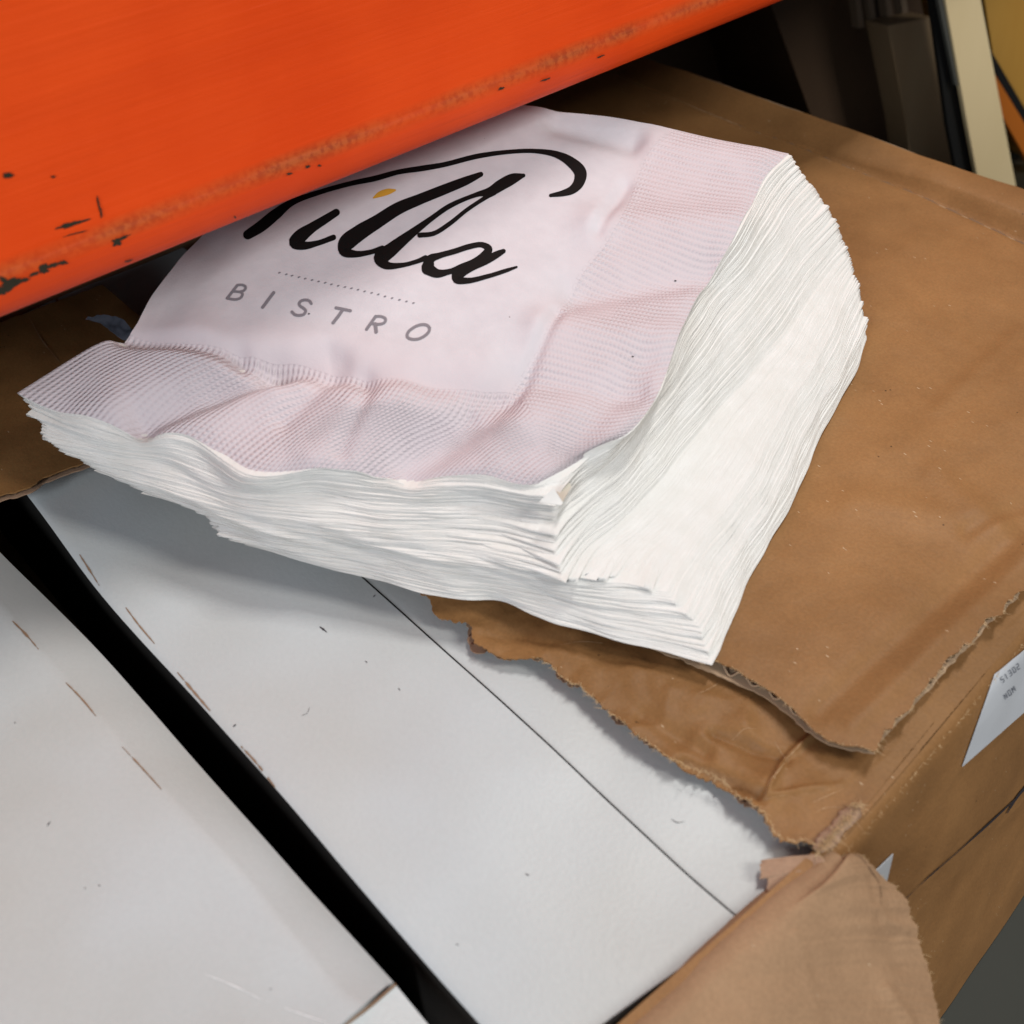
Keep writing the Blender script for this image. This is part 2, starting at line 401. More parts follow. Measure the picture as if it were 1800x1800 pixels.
# left carton
c1R = ext([(-20, 950), (0, 971), (150, 1122), (330, 1322), (520, 1535), (692, 1728)], -.011)
c1C = ext([(-60, 1000), (0, 1068), (66, 1143), (169, 1259), (284, 1388), (428, 1540), (545, 1683), (596, 1742), (640, 1768)], .0)
c1L = c1C.copy(); c1L[:, 1] = c1C[:, 1]-.10
o1, G1 = build_carton("napkin_carton", c1L, c1C, c1R, 0, 0, 0, "white carton left of the black gap, with its rolled edge and dash slits", seed=1)
# middle carton
c2L = ext([(30, 848), (52, 875), (170, 1035), (330, 1212), (490, 1390), (640, 1565), (760, 1702), (850, 1803), (930, 1892)], -.001)
c2R = ext([(560, 945), (620, 1000), (830, 1190), (1000, 1345), (1190, 1518), (1306, 1621)], .0)
def build_mid(name, L, R_, label, seed, chamf=.004, front=None):
    cols_ = []; Y = (R_-L)
    fs = np.r_[0, .012, .03, .06, np.linspace(.1, 1, 30)]
    for f in fs:
        q = L*(1-f)+R_*f; q[:, 2] += -(.0016 if chamf > .001 else .0003)*math.exp(-f/.018); cols_.append(q)
    G = np.stack(cols_, 1)
    G[..., 2] += noise2(G, 6, .0040, seed)
    return G
n_ = len(c2L)
G2 = build_mid("x", c2L, c2R, "", 5)
def finish(name, G, label, zbot=-.15):
    o = empty(name, (float(G[..., 0].mean()), float(G[..., 1].mean()), zbot))
    mk("lid", G.reshape(-1, 3), gridfaces(G.shape[0], G.shape[1]), M_carton, o)
    for nm, top in (("side_panel", G[:, 0]), ("side_panel", G[:, -1]), ("front_panel", G[-1]), ("back_panel", G[0])):
        b_ = top.copy(); b_[:, 2] = zbot
        Wg = np.stack([top*(1-f)+b_*f for f in np.linspace(0, 1, 6)], 1)
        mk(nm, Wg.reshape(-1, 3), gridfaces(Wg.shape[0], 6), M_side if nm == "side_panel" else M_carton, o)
    tag(o, label, "carton", grp); return o
o2 = finish("napkin_carton", G2, "white carton in the middle, between the black gap and the thin seam")
c3L = c2R.copy(); c3L[:, 1] += .0012; c3L[:, 2] = -.0006
tail = np.linspace(c3L[-1, 0], -.086, 8)[1:]
c3L = np.r_[c3L[:-1], [c3L[-1]]]
c3R = c3L.copy(); c3R[:, 1] += .095
G3 = build_mid("x", c3L, c3R, "", 5, chamf=0)
G3[-1, :, 0] = -.0795
o3 = finish("napkin_carton", G3, "white carton behind the thin seam, half covered by the torn brown flap")
# perforated slits and cut edges
def decal(name, polys, bvh, off, m, parent):
    for i, (pl, hw) in enumerate(polys):
        V = []; Fc = []; q = resample(pl, 14); t = np.gradient(q, axis=0); t /= np.linalg.norm(t, axis=1)[:, None]; nn = np.stack([-t[:, 1], t[:, 0]], -1)
        g_ = np.random.default_rng(i); prev = None
        for j in range(14):
            e = math.sin(math.pi*(j+.4)/14.4)**.4; w_ = hw*e*(1+.35*g_.normal())
            a = hit(bvh, *(q[j]+nn[j]*w_*.6), off+i*1e-6); b_ = hit(bvh, *(q[j]-nn[j]*max(w_, .1)*.6), off+i*1e-6)
            if a is None or b_ is None: prev = None; continue
            V += [a, b_]
            if prev is not None: Fc.append([prev, prev+1, len(V)-1, len(V)-2])
            prev = len(V)-2
        if Fc: mk(name, V, np.array(Fc), m, parent, smooth=False)
        else: print("decal missed", name, pl)
def bvg(G): return BVHTree.FromPolygons([Vector(v) for v in G.reshape(-1, 3)], gridfaces(G.shape[0], G.shape[1]).tolist())
bv1, bv2, bv3 = bvg(G1), bvg(G2), bvg(G3)
decal("slit", [([(22, 1092), (45, 1115), (68, 1142)], 2.6), ([(116, 1200), (145, 1230), (169, 1259)], 2.0), ([(215, 1313), (245, 1345), (284, 1388)], 1.6)], bv1, .00025, M_cut, o1)
M_speck = mat("dark_speck", (.05, .045, .05), .8)
decal("speck", [([(562, 1102), (569, 1107), (575, 1112)], 2.2), ([(410, 1278), (412, 1276), (415, 1274)], 2.0), ([(656, 1050), (658, 1048), (660, 1046)], 1.2), ([(642, 1162), (644, 1164), (646, 1165)], 1.2), ([(530, 1258), (540, 1254), (544, 1244)], .6), ([(924, 1536), (927, 1538), (930, 1539)], 1.4), ([(802, 1660), (804, 1661), (806, 1661)], 1.2), ([(700, 1210), (702, 1212), (703, 1214)], 1.1)], bv2, .0002, M_speck, o2)
decal("speck", [([(83, 1452), (86, 1448), (89, 1444)], 1.5), ([(173, 1556), (175, 1557), (176, 1558)], 1.2), ([(149, 1560), (150, 1562), (150, 1563)], 1.0), ([(474, 1738), (476, 1739), (477, 1740)], 1.2), ([(25, 1270), (27, 1271), (28, 1271)], 1.2)], bv1, .0002, M_speck, o1)
decal("speck", [([(1180, 1440), (1190, 1446), (1204, 1444)], .8), ([(1298, 1690), (1300, 1691), (1302, 1690)], .9)], bv3, .0002, M_speck, o3)
M_crease = mat("scuffed_white_crease", (.82, .83, .84), .6)
decal("crease", [([(360, 1712), (400, 1728), (470, 1762)], 1.2), ([(500, 1772), (540, 1786), (575, 1798)], 1.2)], bv1, .0002, M_crease, o1)
decal("slit", [([(140, 975), (158, 1003), (175, 1030)], 2.0), ([(221, 1068), (245, 1100), (272, 1132)], 2.0), ([(312, 1182), (340, 1215), (370, 1250)], 2.6), ([(424, 1312), (450, 1340), (484, 1384)], 3.2)], bv2, .00025, M_cut, o2)
decal("slit", [([(1192, 1520), (1225, 1550), (1290, 1607)], 3.2)], bv2, .00025, M_cut, o2)
M_line = mat("seam_shadow", (.10, .10, .12), .8)
# front tuck panel pieces (thin board edges seen at the near ends)
def board(name, poly, z0, z1, m, parent, hw=2.4):
    pass
e1 = line3([(694, 1728, -.004), (650, 1766, -.002), (600, 1803, -.001), (520, 1862, 0)], 20)
Gt = np.stack([e1+np.array([.0, 0, 0]), e1+np.array([.0008, 0, .0002])], 1); slab(Gt, .004, "tuck_edge", M_cut, o1)
e2 = e1+np.array([.0008, 0, -.0010]); e2b = e2+np.array([.034, .0, -.0015])
Gt = np.stack([e2*(1-f)+e2b*f for f in np.linspace(0, 1, 6)], 1); slab(Gt, .0012, "tuck_flap", M_carton, o1)
for p_ in (0, 1):
    pass
e3 = line3([(1306, 1622, -.0002), (1275, 1655, -.0002), (1235, 1698, -.0002), (1130, 1810, -.0002)], 20)
Gt = np.stack([e3, e3+np.array([.0009, 0, 0])], 1); slab(Gt, .05, "tuck_edge", M_cut, o2)
e4 = e3+np.array([.0014, 0, -.0004]); Gt = np.stack([e4, e4+np.array([.02, 0, -.0004])], 1); slab(Gt, .0012, "tuck_flap", M_carton, o2)

# ------------------------------------------------------------------ open cardboard box
cbox = empty("cardboard_box", (-.35, .3, -.14))
tag(cbox, "torn open brown corrugated box holding the white cartons", "cardboard box")
WE = [(900, 2000), (1050, 1862), (1120, 1798), (1280, 1658), (1400, 1550), (1485, 1468), (1560, 1385), (1680, 1245), (1800, 1103), (1950, 925), (2150, 690)]
ZW = .006
we = line3([(a, b, ZW) for a, b in WE], 160)
ZSEAM_P = Pplane(np.array([1590., 1800.]), np.array([1571., 1379.]), (1, 0, .24), (-.08, 0, 0)); 
SEAM = ZSEAM_P; 
zs0, zs1 = SEAM[0][2], SEAM[1][2]
def seamz(y): return zs0+(zs1-zs0)*(y-SEAM[0][1])/(SEAM[1][1]-SEAM[0][1])
BOTP = Pplane(np.array([1655., 1800.]), np.array([1762., 1532.]), (1, 0, .24), (-.08, 0, 0))
def botz(y): return max(-.34, min(-.18, BOTP[0][2]+(BOTP[1][2]-BOTP[0][2])*(y-BOTP[0][1])/(BOTP[1][1]-BOTP[0][1])))
ZBOT = float((BOTP[0][2]+BOTP[1][2])/2)
fs = np.r_[0, .01, .02, .035, .05, .075, .1, .15, np.linspace(.2, 1, 26)]
G = np.zeros((len(we), len(fs), 3))
for i, p in enumerate(we):
    for j, f in enumerate(fs):
        z = ZW+(seamz(p[1])+.0006-ZW)*f; dz = ZW-z
        G[i, j] = (p[0]+.24*dz+.004*(1-math.exp(-dz/.003)), p[1], z-.000)
G[..., 0] += noise2(G, 12, .0014, 3)*np.clip((ZW-G[..., 2])*60, 0, 1)
wallG = G
side = slab(G, .004, "side_wall", M_card, cbox, nrm=(-1, 0, 0))
bvw = bvg(G)
# remaining walls and bottom
for nm, c, sz in (("end_wall", (-.37, -.11, -.075), (.58, .006, .155)), ("side_wall", (-.672, .3, -.075), (.006, .85, .155)), ("box_bottom", (-.37, .3, -.155), (.6, .86, .006))):
    box(nm, c, sz, M_cardi, cbox, bev=.0008)
# the box underneath
lb = empty("cardboard_box", (-.3, .3, ZBOT)); tag(lb, "plain brown cardboard box underneath the torn open box, below the thin dark seam", "cardboard box")
G = np.zeros((len(we), 20, 3))
for i, p in enumerate(we):
    for j, f in enumerate(np.linspace(0, 1, 20)):
        z0_ = seamz(p[1])-.0030; z = z0_+(ZBOT-z0_)*f; dz = ZW-z
        G[i, j] = (p[0]+.24*dz+.0030, p[1], z)
G[..., 0] += noise2(G, 9, .0016, 8)
slab(G, .004, "side_wall", M_card, lb, nrm=(-1, 0, 0)); lowG = G
box("inner_body", (-.36, .3, (ZBOT-.17)/2-.002), (.60, .86, (-.17-ZBOT)-.006), M_cardi, lb)
decal("seam_and_pen_mark", [([(1862, 1322), (1800, 1386), (1730, 1452), (1680, 1497), (1630, 1540), (1590, 1578)], 1.8), ([(1830, 1350), (1800, 1382), (1780, 1408), (1768, 1428)], 3.0)], BVHTree.FromPolygons([Vector(v) for v in np.r_[wallG.reshape(-1, 3), lowG.reshape(-1, 3)]], np.r_[gridfaces(*wallG.shape[:2]), gridfaces(*lowG.shape[:2], wallG.shape[0]*wallG.shape[1])].tolist()), .0008, mat("dark_seam_pen", (.03, .025, .03), .6), lb)  # dark of the seam gap painted as a line; second stroke pen-like

# upper cover flap: double faced corrugated sheet
cover_front = [(880, 985), (1000, 1040), (1130, 1105), (1250, 1160), (1270, 1170), (1330, 1200), (1382, 1236), (1432, 1282), (1452, 1296), (1500, 1312), (1536, 1321)]
cover_right = [(1536, 1321), (1552, 1294), (1600, 1240), (1660, 1172), (1730, 1098), (1800, 1030), (1900, 925), (2040, 770), (2200, 560)]
cover_back = [(700, -40), (900, 30), (1100, 100), (1280, 160), (1445, 213), (1620, 272), (1800, 333), (2000, 408), (2200, 500)]
cover_left = [(880, 985), (840, 800), (800, 600), (760, 300), (700, -40)]
ZC = .0178
nS, nT = 150, 240
def rough_edge(poly, n, amp, seed):
    q = resample(poly, n, True); g_ = np.random.default_rng(seed)
    nn = smoothnoise(n, n//2, g_)*amp+smoothnoise(n, n//7, g_)*amp; t = np.gradient(q, axis=0); t /= np.linalg.norm(t, axis=1)[:, None]
    nn[0] = nn[-1] = 0
    return q+np.stack([-t[:, 1], t[:, 0]], -1)*nn[:, None]
def cov(front_amp, right_amp, seed, dpx=(0, 0), z=ZC):
    f = rough_edge(cover_front, nS, front_amp, seed); r_ = rough_edge(cover_right, nT, right_amp, seed+1)
    if dpx != (0, 0):
        k_ = dpx[0]; uf = np.linspace(0, 1, nS); ur = np.linspace(0, 1, nT)
        of = np.stack([np.interp(uf, [0, .8, 1], [-2, -3, 1]), np.interp(uf, [0, .3, .6, .82, 1], [14, 20, 21, 12, 5])], -1)*k_
        orr = np.stack([np.interp(ur, [0, .08, 1], [1, 5, 5]), np.interp(ur, [0, .08, 1], [4, 4, 3.5])], -1)*k_
        f = f+of; r_ = r_+orr
    f[-1] = r_[0]
    b_ = resample(cover_back, nS); l_ = resample(cover_left, nT, False); l_[0] = f[0]; r_[-1] = b_[-1]; b_[0] = l_[-1]
    Q = coons(f, b_, l_, r_); return P(Q[..., 0], Q[..., 1], np.full(Q.shape[:2], z))
def relief(W, seed=11.):
    px, py = proj(W); z = noise2(W, 7, .0022, seed)+noise2(W, 28, .0004, seed+3)-np.abs(noise2(W, 6.5, .0030, seed+9))+.0005
    def seg(a, b, s_, amp):
        a = np.array(a, float); b = np.array(b, float); ab = b-a; t = ((px-a[0])*ab[0]+(py-a[1])*ab[1])/(ab@ab); tc = np.clip(t, 0, 1)
        d2 = (px-a[0]-tc*ab[0])**2+(py-a[1]-tc*ab[1])**2; return amp*np.exp(-d2/(2*s_*s_))
    cre = [(1000, 60), (1150, 142), (1480, 268), (1700, 362), (2000, 490)]
    z = z+np.minimum.reduce([seg(a, b, 8, -.0085) for a, b in zip(cre[:-1], cre[1:])])
    cre = [(1000, 40), (1150, 118), (1480, 244), (1700, 334), (2000, 456)]
    z = z+np.maximum.reduce([seg(a, b, 12, .0045) for a, b in zip(cre[:-1], cre[1:])])
    z = z+seg((1500, 880), (1750, 920), 22, .0018)+seg((1640, 830), (1830, 990), 16, .0016)+seg((1560, 700), (1800, 560), 45, -.002)+seg((1700, 930), (1810, 880), 10, -.0016)
    z = z+seg((1440, 1250), (1800, 925), 16, -.0018)+seg((1500, 1275), (1800, 985), 14, .0014)
    z = z+seg((1790, 580), (1650, 720), 9, .0008)+seg((1540, 400), (1700, 470), 40, .0015)
    return z
G = cov(1.3, 2.4, 31); rel = relief(G); G[..., 2] += rel
cover = slab(G, .0008, "cover_flap", M_card, cbox); coverG = G
Gb = cov(1.0, 1.2, 57, (1, 0), ZC-.0048); Gb[..., 2] += relief(Gb)
slab(Gb, .0007, "lower_liner", M_liner, cover)
# fluting between the liners, running across the flap
nf = 1500
yy = np.linspace(0, 1, nf)
Q = cov(.8, 1.6, 71, (-.3, 0), ZC-.0031); rel = relief(Q)
idx = yy*(nT-1); i0 = np.clip(idx.astype(int), 0, nT-2); fr = (idx-i0)[None, :, None]
Qd = Q[:, i0]*(1-fr)+Q[:, i0+1]*fr; reld = rel[:, i0]*(1-fr[..., 0])+rel[:, i0+1]*fr[..., 0]
Qd[..., 2] += reld+.0012*np.sin((Qd[..., 1]+.62*Qd[..., 0])*2*math.pi/.0105)
Qd = Qd[:, :-40]; mk("fluting", Qd.reshape(-1, 3), gridfaces(Qd.shape[0], Qd.shape[1]), M_flute, cover)
def flute_edge(A_, B_, cyc, n, seed):
    g_ = np.random.default_rng(seed); u_ = np.linspace(0, 1, n); w_ = .5+.46*np.sin(u_*cyc*2*math.pi+smoothnoise(n, max(4, cyc), g_)*.5)
    it = lambda E_: np.stack([np.interp(u_, np.linspace(0, 1, len(E_)), E_[:, k]) for k in range(3)], -1)
    a_, b_ = it(A_), it(B_); a_ = a_-np.array([0, 0, .0010]); return [a_*(1-w_[:, None])+b_*w_[:, None]]
tubes("flute_edge", flute_edge(coverG[:, 0]+np.array([-.001, .002, 0]), Gb[:, 0]+np.array([-.001, .0015, .0006]), 17, 700, 3), [.00055], M_liner, cover, 5)
tubes("flute_edge", flute_edge(coverG[-1]+np.array([-.001, 0, 0]), Gb[-1]+np.array([-.0008, 0, .0004]), 34, 900, 4), [.00045], M_liner, cover, 5)

# torn inner flap
torn = [(640, 980), (700, 1020), (748, 1046), (770, 1083), (820, 1098), (840, 1136), (858, 1144), (900, 1156), (965, 1166), (985, 1188), (1030, 1214), (1072, 1252), (1120, 1292), (1200, 1343), (1262, 1366), (1300, 1398), (1335, 1420), (1352, 1442), (1372, 1468), (1400, 1480), (1425, 1478), (1440, 1492), (1462, 1486), (1485, 1468)]
n1, n2 = 420, 130
tq = rough_edge(torn, n1, 1.7, 5); tq[-1] = (1485, 1468); tz = np.interp(np.linspace(0, 1, n1), [0, .3, .55, .8, .95, 1], [.008, .0085, .009, .009, .008, ZW])
c0 = P(tq[:, 0], tq[:, 1], tz)
eq = resample([w_ for w_ in WE[5:10]], n2); d1 = P(eq[:, 0], eq[:, 1], np.full(n2, ZW))
bq = resample([(640, 980), (640, 600), (900, 300), (1400, 350), (2150, 690)], n1)
bk = np.stack([np.linspace(c0[0, 0], d1[-1, 0], n1), np.linspace(c0[0, 1]+.12, d1[-1, 1], n1), np.full(n1, .008)], -1); bk[-1] = d1[-1]
d0 = np.stack([c0[0]*(1-f)+bk[0]*f for f in np.linspace(0, 1, n2)])
G = coons(c0, bk, d0, d1)
dd = np.linalg.norm((G-c0[:, None])[..., :2], axis=-1); wf = np.clip(1-dd/.055, 0, 1); wf = wf*wf*(3-2*wf)
wall_w = np.clip((G[..., 0]+.105)/.02, 0, 1)
G[..., 2] = (.0088+(c0[:, 2][:, None]-.0088)*wf)*(1-wall_w)+(.0062+(c0[:, 2][:, None]-.0062)*wf*.5)*wall_w
px, py = proj(G)
def segf(px, py, a, b, s_, amp):
    a = np.array(a, float); b = np.array(b, float); ab = b-a; t = np.clip(((px-a[0])*ab[0]+(py-a[1])*ab[1])/(ab@ab), 0, 1)
    return amp*np.exp(-((px-a[0]-t*ab[0])**2+(py-a[1]-t*ab[1])**2)/(2*s_*s_))
rl = noise2(G, 22, .0016, 2)+noise2(G, 60, .0005, 6)-np.abs(noise2(G, 16, .0042, 12))+.001-np.abs(noise2(G, 34, .0014, 22))
for a, b, s_, amp in [((1380, 1330), (1345, 1400), 3.5, .0022), ((1380, 1330), (1450, 1270), 4, .002), ((1255, 1290), (1380, 1330), 7, -.0034), ((1200, 1340), (1340, 1400), 7, -.0042), ((1230, 1300), (1340, 1370), 16, .0024),
                      ((1340, 1400), (1480, 1380), 3.5, .0018), ((1480, 1380), (1560, 1290), 6, .001), ((1120, 1200), (1300, 1270), 22, .002), ((860, 1110), (1000, 1130), 9, -.0016), ((900, 1090), (1230, 1170), 18, .001), ((1130, 1260), (1240, 1320), 10, -.002)]:
    rl = rl+segf(px, py, a, b, s_, amp)
wgt = np.ones_like(rl); wgt[:, 0] = .8; dX = np.clip((-.083-G[..., 0])*70, 0, 1); G[..., 2] += rl*dX
G[..., 2] = np.clip(G[..., 2], .0032, .0100+.008*wf)
tornf = slab(G, .0007, "torn_flap", M_card, cbox); tornG = G
bvt_ = bvg(tornG); M_cr = mat("worn_crease", (.46, .29, .16), .8)
decal("crease", [([(1382, 1336), (1368, 1355), (1354, 1373), (1342, 1406)], .9), ([(1361, 1303), (1370, 1318), (1382, 1336)], .7), ([(1484, 1387), (1459, 1397), (1428, 1411)], .7), ([(1482, 1420), (1452, 1420), (1435, 1427)], .8), ([(1228, 1219), (1245, 1212), (1262, 1202)], .8),
  ([(1412, 1301), (1398, 1318), (1382, 1334)], .7), ([(1286, 1302), (1312, 1280), (1330, 1282)], .5), ([(1345, 1405), (1380, 1398), (1400, 1404)], .5), ([(980, 1135), (1020, 1128), (1060, 1131)], .5)], bvt_, .0002, M_cr, tornf)
# ragged lower plies peeking out under the torn edge
tq2 = rough_edge(torn, n1, 2.2, 15); g_ = np.random.default_rng(4); o_ = np.abs(smoothnoise(n1, 26, g_))*5
u = np.linspace(0, 1, n1); pk = np.exp(-((u-.83)/.05)**2)*9+np.exp(-((u-.255)/.02)**2)*12+np.exp(-((u-.985)/.02)**2)*10
t_ = np.gradient(tq2, axis=0); t_ /= np.linalg.norm(t_, axis=1)[:, None]; nn = np.stack([-t_[:, 1], t_[:, 0]], -1)
tq2 = tq2+nn*(pk+np.minimum(o_, 4)-3)[:, None]
A = P(tq2[:, 0], tq2[:, 1], np.full(n1, .0036)); B = c0.copy(); B[:, 1] += .012; B[:, 0] -= .006; B[:, 2] = .0036
Gp = np.stack([A*(1-f)+B*f for f in np.linspace(0, 1, 8)], 1); Gp[..., 2] += noise2(Gp, 90, .0014, 4); Gp[..., 2] = np.maximum(Gp[..., 2], .0016)
slab(Gp, .0005, "torn_ply", M_cardm, cbox)

# folded-out flap at the near right
fold = [(995, 1960), (1085, 1882), (1158, 1815), (1220, 1756), (1276, 1700), (1322, 1657), (1362, 1619), (1410, 1579), (1448, 1549), (1488, 1510)]
outer = [(1560, 2080), (1690, 1960), (1664, 1860), (1650, 1795), (1634, 1720), (1618, 1660), (1600, 1605), (1580, 1568), (1545, 1535), (1520, 1508), (1500, 1498), (1488, 1510)]
na, nb = 160, 60
fq = resample(fold, na); oq = rough_edge(outer[1:], na, 1.6, 9)
FA = P(fq[:, 0], fq[:, 1], np.full(na, .0085)); zo = np.interp(np.linspace(0, 1, na), [0, .5, .8, 1], [-.05, -.042, -.02, .0082])
OA = P(oq[:, 0], oq[:, 1], zo)
G = np.zeros((na, nb, 3)); inner = FA+np.array([-.0016, 0, -.0060])
for j, f in enumerate(np.linspace(0, 1, nb)):
    q = FA*(1-f)+OA*f; q[:, 2] += .010*math.sin(math.pi*min(1, f*1.0))*np.clip(np.linalg.norm(OA-FA, axis=1)/.05, 0, 1)-0
    G[:, j] = q
for j, f in enumerate(np.linspace(0, 1, 8)):   # roll over the wall edge
    pass
px, py = proj(G); G[..., 2] += noise2(G, 13, .0010, 5)-np.abs(noise2(G, 17, .0026, 31))+segf(px, py, (1555, 1575), (1580, 1700), 10, -.0012)+segf(px, py, (1530, 1540), (1545, 1620), 5, -.0012)+segf(px, py, (1560, 1740), (1600, 1800), 7, .0024)+segf(px, py, (1400, 1640), (1440, 1800), 5, .0007)+segf(px, py, (1590, 1640), (1540, 1600), 6, .0018)+segf(px, py, (1500, 1590), (1600, 1590), 14, .001)
roll = []
for a in np.linspace(80, 0, 7)[:-1]:
    roll.append(G[:, 0]+np.array([-.0118*math.sin(math.radians(a)), 0, -.009*(1-math.cos(math.radians(a)))]))
G = np.concatenate([np.stack(roll, 1), G], 1)
ff = slab(G, .0034, "folded_flap", M_cardi, cbox, nrm=(-.5, 0, -.8)); foldG = G
decal("crack", [([(1478, 1500), (1510, 1506), (1530, 1530), (1546, 1556), (1548, 1590)], 1.1)], bvg(G), .0003, M_flute, ff)
# torn paper tab lying inside the corner
tab0 = [(1338, 1512), (1336, 1530), (1348, 1556), (1360, 1592), (1366, 1606)]
tab1 = [(1440, 1500), (1452, 1515), (1460, 1535), (1450, 1550), (1420, 1575)]
a_ = rough_edge(tab0, 60, 2.2, 3); b_ = resample(tab1, 60)
A = P(a_[:, 0], a_[:, 1], np.full(60, .0035)); B = P(b_[:, 0], b_[:, 1], np.full(60, .0070))
G = np.stack([A*(1-f)+B*f for f in np.linspace(0, 1, 24)], 1); G[..., 2] += noise2(G, 60, .0012, 9)
slab(G, .0006, "torn_tab", M_cardm, cbox)
# scuffed knot of board at the torn corner
Q = np.zeros((40, 24, 3)); ce = P(1470., 1462., np.array(.0075))
for i, a in enumerate(np.linspace(0, 1, 40)):
    c_ = P(1436+a*72, 1496-a*78, np.array(.0072))
    for j, th in enumerate(np.linspace(0, 2*math.pi, 24)):
        rr = (.0028+.0006*math.sin(9*a))*math.sin(math.pi*min(1, max(.04, a*1.0)))**.35*(1+.28*mnoise.noise(Vector((a*14, math.cos(th)*1.5, math.sin(th)*1.5)))+.1*mnoise.noise(Vector((a*50, math.cos(th)*5, math.sin(th)*5))))
        Q[i, j] = c_+rr*np.array([math.cos(th)*1.3, math.cos(th)*.5, math.sin(th)*.75])
mk("crushed_corner", Q.reshape(-1, 3), gridfaces(40, 24), M_cardm, cbox)
bvq = BVHTree.FromPolygons([Vector(v) for v in Q.reshape(-1, 3)], gridfaces(40, 24).tolist())
# fibres along torn edges
def fibres(poly3, n, L, rad, spread, seed, name="torn_fibres", m=M_fibre, parent=cbox):
    g_ = np.random.default_rng(seed); paths = []; rads = []
    for _ in range(n):
        i = g_.integers(0, len(poly3)-1); p = poly3[i]+(poly3[i+1]-poly3[i])*g_.random()
        d = g_.normal(size=3)*np.array([1, 1, .6]); d /= np.linalg.norm(d); d = d*.7+np.array(spread)*.6; l = L*g_.uniform(.3, 1.2); b_ = g_.normal(size=3)*.4
        paths.append([p, p+d*l*.5, p+d*l+b_*l*.5]); rads.append(rad*g_.uniform(.5, 1.2))
    tubes(name, paths, rads, m, parent, 3)
fibres(c0[150:], 420, .0030, .00016, (0, -.5, .2), 1)
kn = P(np.linspace(1432, 1512, 30), np.linspace(1500, 1412, 30)+np.random.default_rng(1).normal(size=30)*6, np.full(30, .0095))
fibres(kn, 320, .0045, .00016, (.4, 0, .6), 2)
wl = we[55:150]+np.array([.004, 0, -.002]); fibres(wl, 240, .0022, .00012, (.5, 0, .5), 3)
fibres(OA, 130, .0022, .00012, (.5, .2, .3), 4, parent=ff, m=M_fibre)
fibres(coverG[-1], 420, .0028, .00014, (.6, 0, -.1), 6, parent=cover)
fibres(coverG[60:, 0], 160, .0022, .00012, (0, -.5, .2), 7, parent=cover)

# left flap in the shade, edge towards us
lf_edge = [(-160, 925), (-60, 895), (0, 872), (60, 852), (110, 830), (160, 812), (260, 770), (420, 700)]
ne = 90; q = rough_edge(lf_edge, ne, 1.3, 21); E0 = P(q[:, 0], q[:, 1], np.full(ne, .016))
far = E0.copy(); far[:, 0] -= .165; far[:, 2] = .014
G = np.stack([E0*(1-f)+far*f for f in np.linspace(0, 1, 40)], 1); G[..., 2] += noise2(G, 14, .0018, 7)
lf = slab(G, .0008, "shaded_flap", M_card, cbox); lfG = G
G2_ = G[:, :12].copy(); G2_[..., 2] -= .0042; G2_[:, :, 0] -= .0008; slab(G2_, .0007, "lower_liner", M_cardm, lf)
Gm = G[:, :12].copy(); Gm = np.repeat(Gm, 6, 0)[:ne*6]; t = np.linspace(0, ne-1, ne*6); i0 = np.clip(t.astype(int), 0, ne-2); fr = (t-i0)[:, None, None]
Gm = G[i0, :12]*(1-fr)+G[i0+1, :12]*fr; Gm[..., 2] -= .0022; Gm[..., 0] -= .0025; Gm[..., 2] += .0014*np.sin(Gm[..., 1]*2*math.pi/.011)
mk("fluting", Gm.reshape(-1, 3), gridfaces(Gm.shape[0], Gm.shape[1]), M_flute, lf)
decal("tape_seam", [([(52, 560), (75, 600), (112, 645)], 1.6)], bvg(G), .0004, M_cardi, lf)
# small crumple of clear-white wrap beside the beam
q0 = [(150, 560), (178, 566), (205, 590), (228, 600)]; q1 = [(168, 548), (196, 552), (222, 566), (245, 590)]
A = line3([(a, b, .024) for a, b in q0], 30); B = line3([(a, b, .030) for a, b in q1], 30)
G = np.stack([A*(1-f)+B*f for f in np.linspace(0, 1, 12)], 1); G[..., 2] += noise2(G, 90, .003, 2)
wr = slab(G, .0006, "plastic_wrap", mat("milky_plastic", (.10, .11, .14), .35)); tag(wr, "small crumpled scrap of milky wrap behind the napkins at the left", "wrap")

# sticker on the side wall
def drape(poly, bvh, off, n=10):
    a, b, c, d = [np.array(p, float) for p in poly]; V = np.zeros((n, n, 3))
    for i in range(n):
        for j in range(n):
            s_, t_ = i/(n-1), j/(n-1); q = a*(1-s_)*(1-t_)+b*s_*(1-t_)+c*s_*t_+d*(1-s_)*t_
            h = hit(bvh, q[0], q[1], off)
            if h is None: h = V[i, j-1] if j else V[i-1, j]
            V[i, j] = h
    return V
Gs = drape([(1689, 1346), (1746, 1186), (1850, 1098), (1860, 1196)], bvw, .0009, 26)
